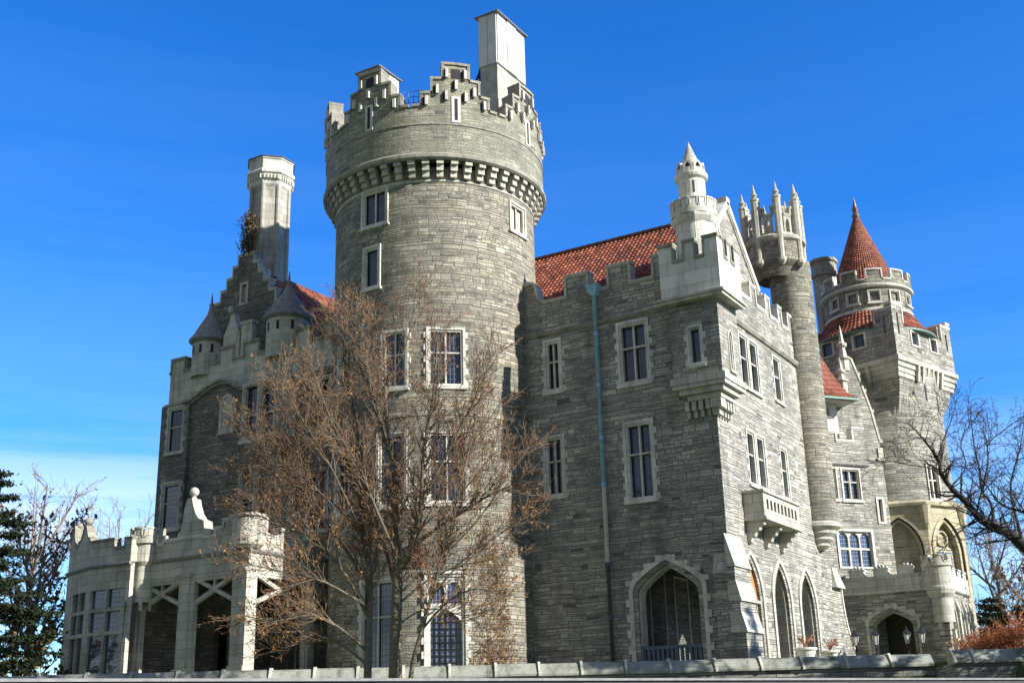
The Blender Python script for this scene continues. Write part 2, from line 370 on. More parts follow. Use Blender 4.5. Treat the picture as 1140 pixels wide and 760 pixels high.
def bar(mb, fr, a, b, wd, d0, d1, m=0):
    """straight bar in a wall frame from a to b"""
    dx, dz = b[0]-a[0], b[1]-a[1]; L = hypot(dx, dz); px, pz = -dz/L*wd/2, dx/L*wd/2
    q = [(a[0]+px, a[1]+pz), (b[0]+px, b[1]+pz), (b[0]-px, b[1]-pz), (a[0]-px, a[1]-pz)]
    mb.hexa([fr(*p, d0) for p in q] + [fr(*p, d1) for p in q], m)
def coping(mb, fr, prof, t, m=0, h=.11, ov=.06):
    """coping that follows a battlement's top line [(s,z)...]"""
    for i in range(len(prof)-1):
        (a, za), (b, zb) = prof[i], prof[i+1]
        if abs(za-zb) < 1e-3:
            mb.fbox(fr, min(a, b)-ov, max(a, b)+ov, za, za+h, ov, -t-ov, m)
            mb.fbox(fr, min(a, b)-ov*.4, max(a, b)+ov*.4, za-.06, za-.002, ov*.5, -t-ov*.5, m)
        elif abs(a-b) < .05:
            lo, hi = min(za, zb), max(za, zb)
            mb.fbox(fr, a-ov*.85, a+ov*.85, lo+h+.002, hi-.062, ov*.8, -t-ov*.8, m)
        else: bar(mb, fr, (a, za+h/2), (b, zb+h/2), h, ov*.9, -t-ov*.9, m)
def crenel(s0, s1, z0, z1, gap, mer, first='m'):
    """regular battlement line from s0 to s1"""
    p = []; s = s0; k = first
    while s < s1-1e-6:
        e = min(s1, s+(mer if k == 'm' else gap)); z = z1 if k == 'm' else z0
        p += [(s, z), (e, z)]; s = e; k = 'g' if k == 'm' else 'm'
    return p
def battlement(name, fr, prof, zb, t, mat, parent, cop=M_trim, h=.11, slits=True):
    mb = MB(); s0, s1 = prof[0][0], prof[-1][0]
    panel(mb, fr, [(s0, zb), (s1, zb)] + list(reversed(prof)), (), t)
    o = mb.build(name, mat, parent)
    c = MB(); coping(c, fr, prof, t, 0, h); c.build('coping', cop, o)
    return o

def window(fr, s0, s1, z0, z1, lights=2, tr=.6, head=None, mat=M_trim, gl=M_glass, sw=.17, teeth=True, parent=None, label=None, hood=False, depth=.3, mw=.07, zs=None):
    """stone window: toothed surround, mullions, transom, glazing; outer bounds s0..s1, z0..z1"""
    mb = MB()
    if head is None: out = rect(s0, s1, z0, z1)
    else: out = arch(s0, s1, z0, z1-(z1-z0)*head if zs is None else zs, z1)
    inn = inset(out, sw, sw*.8)
    mid = inset(out, sw*.55, sw*.5)
    ring_band(mb, fr, out, mid, .035, -.1); ring_band(mb, fr, mid, inn, -.02, -depth)
    if teeth:
        z = z0; k = 0
        while z+.3 < z1-(0 if head is None else (z1-z0)*head):
            if k % 2 == 0:
                for a, b in ((s0-.1, s0+.004), (s1-.004, s1+.1)): mb.fbox(fr, a, b, z+.005, z+.255, .012, -.08)
            z += .26; k += 1
    mb.fbox(fr, s0-.06, s1+.06, z0-.09, z0-.003, .09, -.05)
    if hood: mb.fbox(fr, s0-.1, s1+.1, z1+.01, z1+.12, .13, -.05)
    i0, i1 = min(p[0] for p in inn), max(p[0] for p in inn); j0, j1 = min(p[1] for p in inn), max(p[1] for p in inn)
    zt = j0+(j1-j0)*tr if tr else None
    for k in range(1, lights):
        c = i0+(i1-i0)*k/lights
        mb.fbox(fr, c-mw/2, c+mw/2, j0, j1 if head is None else j1-.02, -.08, -depth+.02)
    if zt: mb.fbox(fr, i0, i1, zt-mw*.45, zt+mw*.45, -.075, -depth+.02)
    o = mb.build('window', mat, parent, label)
    g = MB(); P = [fr(*p, -depth+.06) for p in inn]
    tr_ = tessellate_polygon([[Vector((p[0], p[1], 0)) for p in inn]])
    for q in tr_: g.face([P[i] for i in q], [(inn[i][0]-i0, inn[i][1]-j0) for i in q])
    # thin metal casement frames inside each light
    for k in range(lights):
        a = i0+(i1-i0)*k/lights + (mw/2 if k else 0); b = i0+(i1-i0)*(k+1)/lights - (mw/2 if k < lights-1 else 0)
        for zz0, zz1 in ([(j0, zt), (zt, j1)] if zt else [(j0, j1)]):
            if head is not None and zz1 == j1: continue
            e = .03; d0, d1 = -depth+.09, -depth+.05
            for bb in ((a, a+e, zz0, zz1), (b-e, b, zz0, zz1), (a+e, b-e, zz0, zz0+e), (a+e, b-e, zz1-e, zz1)):
                g.fbox(fr, *bb, d0, d1, 1)
    g.build('pane', [gl, M_iron], o)
    return o
def hole_of(s0, s1, z0, z1, e=.06): return rect(s0+e, s1-e, z0+e, z1-e)

def ringwall(mb, cx, cy, r, z0, cols, holes=(), t=.4, m=0, uvr=None, inner=True, base=False):
    """round wall: cols = [(theta0, theta1, ztop)] in degrees; holes = [(th0, th1, z0, z1)]"""
    R_ = uvr or r
    P = lambda a, rr, z: (cx+rr*cos(radians(a)), cy+rr*sin(radians(a)), z)
    U = lambda a, z: (radians(a)*R_, z)
    for ci, (a0, a1, zt) in enumerate(cols):
        br = {a0, a1}; n = max(1, int((a1-a0)/3.0+.5)); [br.add(a0+(a1-a0)*i/n) for i in range(n+1)]
        for h in holes:
            for q in h[:2]:
                if a0 < q < a1: br.add(q)
        br = sorted(br)
        for a, b in zip(br, br[1:]):
            if b-a < 1e-6: continue
            c = (a+b)/2; hs = sorted([(h[2], h[3]) for h in holes if h[0] < c < h[1]]); z = z0; segs = []
            for h0, h1 in hs: segs.append((z, h0)); z = h1
            segs.append((z, zt))
            for q0, q1 in segs:
                mb.face([P(a, r, q0), P(b, r, q0), P(b, r, q1), P(a, r, q1)], [U(a, q0), U(b, q0), U(b, q1), U(a, q1)], m)
            if inner:
                mb.face([P(a, r-t, zt), P(b, r-t, zt), P(b, r-t, zt-3), P(a, r-t, zt-3)], [U(a, zt), U(b, zt), U(b, zt-3), U(a, zt-3)], m)
                mb.face([P(a, r, zt), P(b, r, zt), P(b, r-t, zt), P(a, r-t, zt)], [U(a, zt), U(b, zt), U(b, zt+t), U(a, zt+t)], m)
            if base: mb.face([P(a, r, z0), P(b, r, z0), P(b, r-t, z0), P(a, r-t, z0)], None, m)
        if inner:
            nx = cols[(ci+1) % len(cols)]
            if abs(nx[2]-zt) > 1e-3:
                lo, hi = min(nx[2], zt), max(nx[2], zt)
                mb.face([P(a1, r, lo), P(a1, r-t, lo), P(a1, r-t, hi), P(a1, r, hi)], None, m)
    for h0, h1, q0, q1 in holes:
        for a in (h0, h1): mb.face([P(a, r, q0), P(a, r-.35, q0), P(a, r-.35, q1), P(a, r, q1)], None, m)
        for q in (q0, q1): mb.face([P(h0, r, q), P(h1, r, q), P(h1, r-.35, q), P(h0, r-.35, q)], None, m)
def ringcope(mb, cx, cy, r, cols, t, h=.1, ov=.06, m=0, step=4.0):
    for ci, (a0, a1, zt) in enumerate(cols):
        n = max(1, int((a1-a0)/step+.5)); e = degrees(ov/r)
        pz = cols[ci-1][2]; nz_ = cols[(ci+1) % len(cols)][2]
        A0 = a0-(e if pz < zt else -e*.9); A1 = a1+(e if nz_ < zt else -e*.9)
        arc(mb, cx, cy, r-t-ov, r+ov, A0, A1, zt, zt+h, n, m)
        if nz_ != zt:
            lo, hi = min(nz_, zt), max(nz_, zt)
            arc(mb, cx, cy, r-t-ov*.8, r+ov*.8, a1-e*.8, a1+e*.8, lo+h+.002, hi-.002, 1, m)
def arc(mb, cx, cy, r0, r1, a0, a1, z0, z1, n=1, m=0):
    P = lambda a, rr, z: (cx+rr*cos(radians(a)), cy+rr*sin(radians(a)), z); U = lambda a, z: (radians(a)*r1, z)
    for i in range(n):
        a, b = a0+(a1-a0)*i/n, a0+(a1-a0)*(i+1)/n
        mb.face([P(a, r1, z0), P(b, r1, z0), P(b, r1, z1), P(a, r1, z1)], [U(a, z0), U(b, z0), U(b, z1), U(a, z1)], m)
        mb.face([P(a, r0, z0), P(b, r0, z0), P(b, r0, z1), P(a, r0, z1)], None, m)
        mb.face([P(a, r0, z1), P(b, r0, z1), P(b, r1, z1), P(a, r1, z1)], None, m)
        mb.face([P(a, r0, z0), P(b, r0, z0), P(b, r1, z0), P(a, r1, z0)], None, m)
    for a in (a0, a1): mb.face([P(a, r0, z0), P(a, r1, z0), P(a, r1, z1), P(a, r0, z1)], None, m)

def tiled(mb, grid, amp, per_u, nu, nv, m=0):
    """corrugated clay tile surface; grid(u,v)->(point, normal), u along the eave"""
    K = 6; vs = []; uvs = []
    rows = []
    for j in range(nv):
        for e in (0, 1): rows.append((j+e*.999)/nv)
    NU = nu*K
    for ri, v in enumerate(rows):
        lift = .035*(1-(ri % 2)) if amp > 0 else 0
        for i in range(NU+1):
            u = i/NU; p, n = grid(u, v); ph = abs(sin(pi*i/K))
            vs.append(Vector(p)+Vector(n)*(amp*ph + lift)); uvs.append((u*nu, v*nv*.999))
    fs = []
    for j in range(len(rows)-1):
        for i in range(NU):
            a = j*(NU+1)+i; fs.append((a, a+1, a+NU+2, a+NU+1))
    mb.indexed(vs, fs, uvs, m, False)

# ================================================================== ground
ZT = 3.2
g = MB(); g.face([(-3000, -3000, 0), (3000, -3000, 0), (3000, 3000, 0), (-3000, 3000, 0)]); tag(g.build('ground', M_grass), kind='structure')
g = MB(); tp = [(0.9, -9.3), (12, -30), (30, -60), (400, -400), (400, 400), (-120, 400), (-60, 90), (-22, 30), (-15.9, 20.4), (2.6, -6.2)]
g.face([(x, y, ZT) for x, y in tp]); bt_ = [(-.6, -10.2), (8, -32), (22, -66), (400, -500), (500, 400), (-160, 420), (-75, 85), (-25, 31), (-16.3, 20.1), (2.2, -6.5)]
for i in range(len(tp)): j = (i+1) % len(tp); g.face([(*tp[i], ZT), (*tp[j], ZT), (*bt_[j], 0), (*bt_[i], 0)])
tag(g.build('terrace', M_grass), kind='structure')

# ================================================================== the castle
castle = empty('castle', (0, 0, ZT))
tag(castle, 'grey stone castle with a big round battlemented tower, red tiled roofs and pale stone windows', 'castle')
CI = Matrix.Translation((0, 0, -ZT))
class Rt:  # children carry world coordinates: cancel the parent's offset
    pass
_build = MB.build
def build_each(self, name, mats, parent):
    for i in range(0, len(self.f), 6):
        m = MB(); k = 0
        for f in self.f[i:i+6]: m.face([self.v[j] for j in f], None, 0)
        m.build(name, mats, parent)
MB.build_each = build_each
def build(self, name, mats, parent=None, label=None):
    o = _build(self, name, mats, parent, label)
    if parent is castle: o.location = (0, 0, -ZT)
    return o
MB.build = build

# ---------------- corner block: shaded face (A) and sunny face (B)
Z1, ZP0, ZP1 = 17.12, 18.6, 19.5
wA = [(2.60, 4.06, 14.3, 17.0), (6.62, 7.52, 14.58, 16.92), (2.66, 4.02, 9.6, 12.82), (6.66, 7.70, 10.18, 12.78)]
wB = [(3.05, 4.15, 14.4, 16.75), (4.22, 5.35, 14.4, 16.75), (7.15, 8.25, 14.65, 16.8), (2.95, 4.0, 10.3, 12.6), (4.07, 5.15, 10.3, 12.6), (6.95, 7.95, 10.3, 12.6)]
archA = arch(1.28, 3.78, ZT+.01, 6.0, 7.08, 8, 'tudor')
arB = [arch(1.4, 2.98, ZT+.01, 5.7, 7.25), arch(4.7, 6.32, ZT+.01, 5.7, 7.25), arch(8.0, 9.68, ZT+.01, 5.7, 7.25)]
mb = MB()
panel(mb, FA, [(0.4, ZT), (8.7, ZT), (8.7, Z1), (0.4, Z1)], [hole_of(*q) for q in wA] + [archA], .5)
panel(mb, FB, [(0.0, ZT), (10.7, ZT), (10.7, Z1), (0.0, Z1)], [hole_of(*q) for q in wB] + arB, .4, su=31.3)
mb.fbox(FB, 10.3, 10.7, ZT, Z1, -.4, -8.5); mb.fbox(FB, 0, 10.7, ZT, Z1, -8.4, -8.8)
mb.build('block_wall', M_rub, castle)
# loggia behind the arches: back wall, end wall, vault, floor
mb = MB(); mb.box(.5, 10.3, 4.3, 4.6, ZT, 8.2); mb.box(10.0, 10.29, .4, 4.3, ZT, 8.2); mb.box(.5, 10.3, .4, 4.6, 8.0, 8.3)
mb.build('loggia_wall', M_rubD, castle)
mb = MB(); mb.box(.5, 10.2, .4, 4.3, ZT+.004, ZT+.12); mb.build('loggia_floor', M_concr, castle)
FL = frame(0, 4.3, 0, -1)
for s in (2.2, 4.6, 7.2): window(FL, s, s+1.5, 3.6, 7.2, 2, .62, None, M_trim, M_glass, .14, False, castle)
for q in wA: window(FA, *q, 2, .60, parent=castle, sw=.21)
for i, q in enumerate(wB): window(FB, *q, 1, .58, parent=castle, sw=.16)
# window above the loggia arch: pale moulded arch surrounds
mb = MB()
def arch_frame(mb, fr, op, ws, m=0, extra=0):
    cur = op; d = .0
    outs = [op]
    for wi in ws:
        o2 = inset(outs[-1], -wi, 0); outs.append(o2)
    n = len(outs)-1
    for i in range(n):
        dd = -.24+.30*(i+1)/n
        ring = (outs[i+1], outs[i])
        k = len(ring[0])
        for a in range(1, k):
            b = (a+1) % k
            o0, o1, i0, i1 = ring[0][a], ring[0][b], ring[1][a], ring[1][b]
            mb.face([fr(*o0, dd), fr(*o1, dd), fr(*i1, dd), fr(*i0, dd)], [o0, o1, i1, i0], m)
            mb.face([fr(*i0, dd), fr(*i1, dd), fr(*i1, dd-.45), fr(*i0, dd-.45)], None, m)
            mb.face([fr(*o0, dd), fr(*o1, dd), fr(*o1, dd-.45), fr(*o0, dd-.45)], None, m)
    return outs[-1]
archA_in = inset(archA, .06, 0)
ao = arch_frame(mb, FA, archA_in, (.12, .12, .16))
z = 3.3; k = 0
while z < 5.8:
    if k % 2 == 0:
        mb.fbox(FA, ao[0][0]-.13, ao[0][0]+.003, z, z+.28, .055, -.05); mb.fbox(FA, ao[1][0]-.003, ao[1][0]+.13, z, z+.28, .055, -.05)
    z += .29; k += 1
# stepped blocks over the arch
for i in range(3, len(ao)):
    s, z = ao[i]
    if i % 2: mb.fbox(FA, s-.16, s+.16, z-.05, z+.13, .05, -.05)
mb.build('arch_surround', M_trim, castle)
mb = MB(); mb.fbox(FA, 1.3, 3.76, 4.02, 4.14, -.1, -.32)
for i in range(13):
    s = 1.38+i*.19; mb.fbox(FA, s, s+.09, 3.35, 4.02, -.14, -.27)
mb.build('balustrade', simple('blue grey iron', (.10, .14, .19), .5), castle)
for op in arB:
    mb = MB(); arch_frame(mb, FB, inset(op, .05, 0), (.12, .14, .2)); mb.build('arch_surround', M_lime, castle)
# orange board in the first arch with a small shelf under it
mb = MB(); bo = arch(1.42, 2.96, 5.75, 5.76, 7.2)
for q in tessellate_polygon([[Vector((p[0], p[1], 0)) for p in bo]]):
    mb.face([FB(bo[i][0], bo[i][1], -.12) for i in q])
mb.fbox(FB, 1.42, 2.96, 5.64, 5.75, .02, -.3, 1); mb.build('board', [M_wood, M_concr], castle, 'orange wooden board filling the top of the arch')
mb = MB()
panel(mb, FB, rect(1.42, 2.96, ZT, 5.62), [rect(1.62, 2.1, 4.1, 5.4), rect(2.28, 2.76, 4.1, 5.4)], .1, 0, -.28)
for s in (1.62, 2.28): mb.fbox(FB, s, s+.48, 4.1, 5.4, -.33, -.35, 1)
mb.build('window', [M_trim, M_glass], castle)
# string course under the parapet
mb = MB()
def string(mb, fr, s0, s1, z, p=.13, h=.17, m=0):
    q = [(0, z), (p*.5, z), (p, z+h*.45), (p, z+h*.7), (0, z+h)]
    for i in range(len(q)-1):
        (d0, z0), (d1, z1) = q[i], q[i+1]
        mb.face([fr(s0, z0, d0), fr(s1, z0, d0), fr(s1, z1, d1), fr(s0, z1, d1)], [(s0, z0), (s1, z0), (s1, z1+.1), (s0, z1+.1)], m)
    for s in (s0, s1): mb.face([fr(s, zz, dd) for dd, zz in q], None, m)
string(mb, FA, 1.4, 8.6, Z1); string(mb, FB, 1.2, 10.72, Z1-.1, .16, .26)
mb.build('string_course', M_grey, castle)
pA = [(1.5, 19.5), (2.25, 19.5), (2.25, 18.6), (3.3, 18.6), (3.3, 19.5), (4.3, 19.5), (4.3, 18.6), (5.25, 18.6), (5.25, 19.5), (6.32, 19.5), (6.32, 18.6), (7.4, 18.6),
      (7.55, 18.68), (7.68, 18.85), (7.74, 19.1), (7.80, 19.4), (7.92, 19.55), (8.1, 19.6), (8.6, 19.6)]
battlement('parapet', FA, pA, Z1+.001, .42, M_rub, castle, M_lime)
pB = [(1.35, 19.35), (2.1, 19.35), (2.1, 18.55), (3.2, 18.55), (3.2, 19.35), (3.85, 19.35), (3.85, 18.6), (5.05, 18.6), (5.05, 19.4), (5.75, 19.4), (5.75, 18.6), (6.95, 18.6), (6.95, 19.4), (7.5, 19.4), (7.5, 18.6), (8.6, 18.6), (8.6, 19.4), (9.1, 19.4), (9.1, 18.6), (9.95, 18.6), (9.95, 19.4), (10.5, 19.4)]
battlement('parapet', FB, pB, Z1+.001, .4, M_rub, castle, M_trim)
# red tiled roof
mb = MB()
nrm = Vector((-3.7, 0, 3.5)).normalized()
E0, RZ = (.45, 18.75), (4.0, 22.45)
def gr(u, v):
    x = E0[0]+(RZ[0]-E0[0])*v; z = E0[1]+(RZ[1]-E0[1])*v; n = Vector((-(RZ[1]-E0[1]), 0, RZ[0]-E0[0])).normalized(); return (x, .7+10.2*u, z), n
tiled(mb, gr, .06, 1, 48, 17)
mb.face([(4, .7, 22.4), (4, 10.9, 22.4), (7.6, 10.9, 18.7), (7.6, .7, 18.7)], None, 0)
for i in range(26):
    y = .75+i*.4; mb.tube([(4.0, y, 22.5), (4.0, y+.43, 22.54)], [.13, .11], 8)
mb.build('roof', M_tile, castle, 'red clay tiled roof behind the battlements')
# gable over the sunny face
FG = frame(0, .42, 0, -1)
mb = MB(); gp = [(-.1, 18.3), (7.5, 18.3), (7.6, 19.3), (7.3, 19.85), (4.2, 22.95), (1.1, 19.7), (.9, 19.3), (-.1, 19.3)]
nw = arch(2.75, 3.3, 19.3, 20.2, 20.9)
panel(mb, FG, gp, [nw], .5, su=12.7); go = mb.build('gable', M_rub, castle)
mb = MB()
for s in (-1, 1):
    a = (4.2, 22.95); b = (4.2+s*3.2, 19.75)
    bar(mb, FG, (4.2-s*.06, 23.1), (b[0], b[1]+.1), .26, .12, -.6)
    bar(mb, FG, (4.2-s*.02, 22.88), (b[0], b[1]-.12), .12, .07, -.55)
    mb.fbox(FG, b[0]-.28+s*.1, b[0]+.28+s*.1, 19.1, 19.62, .14, -.6); mb.fbox(FG, b[0]-.12+s*.3, b[0]+.22+s*.3, 19.62, 19.86, .1, -.5)
mb.fbox(FG, 4.0, 4.4, 23.05, 23.28, .13, -.61)
mb.build('coping', M_trim, go)
mb = MB(); o1 = nw; i1 = inset(nw, .1, .1); ring_band(mb, FG, inset(nw, -.12, -.05), o1, .05, -.05); ring_band(mb, FG, o1, i1, .04, -.2)
for sx in (-1, 1): bar(mb, FG, (3.02+sx*.42, 20.2), (3.02, 21.2), .09, .1, -.02)
mb.tube([FG(3.02, 21.15, .04), FG(3.02, 21.55, .04)], [.05, .02], 5)
wo = mb.build('window', M_trim, castle)
mb = MB()
for q in tessellate_polygon([[Vector((p[0], p[1], 0)) for p in i1]]): mb.face([FG(i1[i][0], i1[i][1], -.15) for i in q])
mb.build('pane', M_glass, wo)

# ---------------- oriel and the pale block above it
def rectprism(mb, x0, x1, y0, y1, z0, z1, m=0): mb.box(x0, x1, y0, y1, z0, z1, m)
mb = MB(); F1 = frame(-.6, 0, 90, 1); F2 = frame(0, -.6, 0, -1)
panel(mb, F1, rect(-.598, 1.42, 13.98, 17.1), [rect(.16, .69, 14.5, 15.9)], .3)
panel(mb, F2, rect(-.3, 1.42, 13.98, 17.1), [rect(.3, .68, 14.3, 15.85)], .3, su=9)
mb.face([(-.6, 1.42, 13.98), (-.6, 1.42, 17.1), (0, 1.42, 17.1), (0, 1.42, 13.98)]); mb.face([(1.42, -.6, 13.98), (1.42, -.6, 17.1), (1.42, 0, 17.1), (1.42, 0, 13.98)])
orl = mb.build('oriel', M_rub, castle)
mb = MB()   # corbelled base: stepped taper
steps = [(13.72, 13.98, .74, 1.52), (13.55, 13.72, .70, 1.46), (13.34, 13.55, .55, 1.25), (13.12, 13.34, .38, 1.0)]
for z0, z1, p, e in steps: mb.box(-p, e, -p, e, z0, z1-.001)
for i in range(4):
    mb.fbox(FA, .15+i*.28, .32+i*.28, 12.75, 13.13, .30, -.02); mb.fbox(FB, .15+i*.28, .32+i*.28, 12.75, 13.13, .30, -.02)
    mb.fbox(FA, .17+i*.28, .30+i*.28, 12.5, 12.76, .16, -.02); mb.fbox(FB, .17+i*.28, .30+i*.28, 12.5, 12.76, .16, -.02)
mb.box(-.34, .1, -.34, .1, 12.75, 13.13); mb.box(-.18, .1, -.18, .1, 12.5, 12.76)
mb.build('corbel', M_lime, orl)
window(F1, .08, .77, 14.42, 16.05, 1, None, None, M_trim, M_glass, .16, True, castle)
window(F2, .24, .74, 14.25, 15.98, 1, None, .22, M_trim, M_glass, .12, False, castle)
mb = MB(); W0 = -.93
F3 = frame(W0, 0, 90, 1); F4 = frame(0, W0, 0, -1); F5 = frame(1.36, 0, 90, 1); F6 = frame(0, 1.56, 0, -1)
c1 = [(W0, 19.4), (-.35, 19.4), (-.35, 18.65), (.02, 18.65), (.02, 19.4), (.5, 19.4), (.5, 18.65), (.95, 18.65), (.95, 19.4), (1.56, 19.4)]
c2 = [(W0+.3, 19.4), (-.3, 19.4), (-.3, 18.65), (.02, 18.65), (.02, 19.4), (.42, 19.4), (.42, 18.65), (.78, 18.65), (.78, 19.4), (1.36, 19.4)]
panel(mb, F3, [(W0, 17.12), (1.56, 17.12)] + c1[::-1], (), .3)
panel(mb, F4, [(W0+.3, 17.12), (1.36, 17.12)] + c2[::-1], (), .3)
mb.box(.0, 1.36, 1.3, 1.56, 17.2, 19.3); mb.box(1.1, 1.36, -.6, 1.29, 17.2, 18.9)
mb.box(-.62, 1.1, -.62, 1.3, 18.4, 18.6)
wb = mb.build('turret_base', M_white, castle, 'pale square battlemented block on the corner')
mb = MB(); coping(mb, F3, c1, .3, 0, .1, .05); coping(mb, F4, c2, .3, 0, .1, .05); mb.build('coping', M_grey, wb)
mb = MB()
for z0, z1, p in ((16.98, 17.1, .06), (17.1, 17.2, .14)):
    mb.box(W0-p, 1.36+p, W0-p, W0, z0, z1-.001); mb.box(W0-p, W0, W0+.001, 1.56+p, z0, z1-.001)
mb.box(W0+.01, 1.35, W0+.01, 1.55, 16.99, 17.118)
mb.build('cornice', M_lime, wb)
# corner turret: octagon, crown, drum and spirelet
TX, TY = .72, .56
mb = MB(); o8 = pi/8
mb.lathe(TX, TY, [(.80, 18.3), (.80, 20.7)], 8, o8, o8+2*pi)
tur = mb.build('corner_turret', M_white, castle, 'slim pale stone turret with a conical spirelet')
mb = MB(); mb.lathe(TX, TY, [(.78, 20.62), (.86, 20.66), (.98, 20.86), (1.0, 20.98), (.95, 21.02), (.6, 21.1)], 8, o8, o8+2*pi); mb.build('cornice', M_trim, tur)
mb = MB()
cols = []
for k in range(8):
    a = 22.5+45*k; cols += [(a-9, a+9, 21.62), (a+9, a+15, 21.25), (a+15, a+30, 21.62), (a+30, a+36, 21.25)]
ringwall(mb, TX, TY, .95, 21.0, cols, (), .16); ringcope(mb, TX, TY, .95, cols, .16, .06, .03)
mb.lathe(TX, TY, [(.56, 21.0), (.56, 22.72)], 24); mb.build('parapet', M_trim, tur)
mb = MB(); mb.lathe(TX, TY, [(.56, 22.68), (.66, 22.76), (.70, 22.86), (.70, 22.94), (.58, 22.98), (.58, 23.18)], 24)
for k in range(8):
    a = radians(45*k+10); f_ = frameT(TX, TY, .47, degrees(a))
    ring_band(mb, f_, arch(-.2, .2, 22.98, 23.2, 23.5, 5), arch(-.12, .12, 22.98, 23.16, 23.4, 5), .1, -.05)
mb.build('cornice', M_trim, tur)
mb = MB(); mb.lathe(TX, TY, [(.47, 23.0), (.47, 23.3), (.27, 23.85), (.24, 23.88), (.23, 23.93), (.03, 24.5), (.001, 24.58)], 24); mb.build('cone_roof', M_lime, tur)
mb = MB()
for a in (-168, -125, -80, -35): mb.fbox(frameT(TX, TY, .74, a), -.1, .1, 19.9, 20.25, .012, -.02)
for a in (-150, -60): mb.fbox(frameT(TX, TY, .56, a), -.03, .03, 22.0, 22.55, .008, -.02)
mb.build_each('slit', M_dark, tur)
for k in range(8):
    mb = MB(); f_ = frameT(TX, TY, .47, 45*k+10); pts = arch(-.1, .1, 23.0, 23.16, 23.36, 5)
    for q in tessellate_polygon([[Vector((p[0], p[1], 0)) for p in pts]]): mb.face([f_(pts[i][0], pts[i][1], .02) for i in q])
    mb.build('niche', M_dark, tur)


# ---------------- drainpipe
mb = MB(); y = 4.9
mb.tube([(-.14, y, 18.35), (-.14, y, 10.3)], .09, 10, 0); mb.tube([(-.14, y, 10.3), (-.14, y, 7.2)], .09, 10, 1); mb.tube([(-.14, y, 7.2), (-.14, y, ZT)], .075, 10, 2)
for z, mm in ((16.6, 0), (14.4, 0), (12.2, 0), (10.3, 0), (7.2, 2), (5.2, 2)): mb.tube([(-.14, y, z), (-.14, y, z+.16)], .105, 10, mm)
mb.hexa([(-.28, y-.12, 18.35), (0.0, y-.12, 18.35), (0.0, y+.12, 18.35), (-.28, y+.12, 18.35), (-.42, y-.3, 18.8), (.0, y-.3, 18.8), (.0, y+.3, 18.8), (-.42, y+.3, 18.8)], 0)
mb.build('drainpipe', [M_teal, M_pipew, M_piped], castle, 'teal drainpipe, white and grey near its foot')

# ---------------- balcony on the sunny face
mb = MB(); P = .82; b0, b1 = 2.0, 6.25; zb, zt = 8.82, 9.86
mb.fbox(FB, b0-.06, b1+.06, zb-.12, zb, P+.08, -.02)
Fb = frame(0, -P, 0, -1)
holes = []
n = 9; pw = (b1-b0-.5)/n
for i in range(n):
    c = b0+.25+pw*(i+.5)
    for dz, dx in ((.0, 0),):
        holes.append([(c+.17*cos(t)*(1 if k % 2 else .62), 9.33+.3*sin(t)*(1 if k % 2 else .62)) for k, t in enumerate([pi/4*j for j in range(8)])])
panel(mb, Fb, rect(b0, b1, zb, zt-.1), holes, .12)
for xx in (b0, b1):
    mb.box(xx-.002 if xx == b0 else xx-.12, xx+.12 if xx == b0 else xx+.002, -P+.12, 0, zb, zt-.1)
mb.fbox(FB, b0-.07, b1+.07, zt-.1, zt, P+.07, P-.19)
for xx in (b0-.07, b1-.19): mb.fbox(FB, xx, xx+.26, zt-.099, zt-.001, P-.19, 0)
bal = mb.build('balcony', M_lime, castle)
for c in (2.25, 4.1, 5.95):
    mb = MB()
    prof = [(0, 7.85), (.14, 7.9), (.2, 8.08), (.30, 8.12), (.38, 8.3), (.5, 8.34), (.56, 8.5), (.7, 8.54), (.74, zb-.12), (0, zb-.12)]
    for e in (-.13, .13):
        pass
    A_ = [FB(c-.14, z, d) for d, z in prof]; B_ = [FB(c+.14, z, d) for d, z in prof]
    for q in tessellate_polygon([[Vector((d, z, 0)) for d, z in prof]]):
        mb.face([A_[i] for i in q]); mb.face([B_[i] for i in q])
    for i in range(len(prof)-1): mb.face([A_[i], B_[i], B_[i+1], A_[i+1]])
    mb.build('corbel', M_lime, bal)

# ---------------- buttresses
def profprism(mb, pts, f0, f1, m=0):
    """pts (a,z) extruded between f0(a,z) and f1(a,z)"""
    for q in tessellate_polygon([[Vector((a, z, 0)) for a, z in pts]]):
        mb.face([f0(*pts[i]) for i in q], None, m); mb.face([f1(*pts[i]) for i in reversed(q)], None, m)
    for i in range(len(pts)):
        j = (i+1) % len(pts); mb.face([f0(*pts[i]), f1(*pts[i]), f1(*pts[j]), f0(*pts[j])], None, m)
mb = MB()
profprism(mb, [(0, ZT), (.55, ZT), (.55, 4.6), (.42, 5.1), (.42, 5.7), (.3, 6.2), (.3, 6.9), (0, 7.9)], lambda a, z: (-.32, -a, z), lambda a, z: (1.3, -a, z))
mb.box(-.32, .0, .0, .5, ZT, 6.6)
bu = mb.build('buttress', M_rub, castle)
mb = MB()
for (a0, z0, a1, z1) in ((.63, 4.52, .44, 5.14), (.5, 5.62, .32, 6.24), (.36, 6.86, .01, 7.98)):
    mb.hexa([(-.36, -a0, z0-.1), (1.34, -a0, z0-.1), (1.34, 0, z0-.1), (-.36, 0, z0-.1), (-.36, -a1, z1), (1.34, -a1, z1), (1.34, 0, z1), (-.36, 0, z1)])
mb.hexa([(-.36, 0.001, 6.55), (0.0, 0.001, 6.55), (0, .54, 6.55), (-.36, .54, 6.55), (-.05, 0.001, 7.3), (0, .001, 7.3), (0, .54, 7.3), (-.05, .54, 7.3)])
mb.build('coping', M_lime, bu)
mb = MB()
FBb = frame(0, .06, 0, -1)
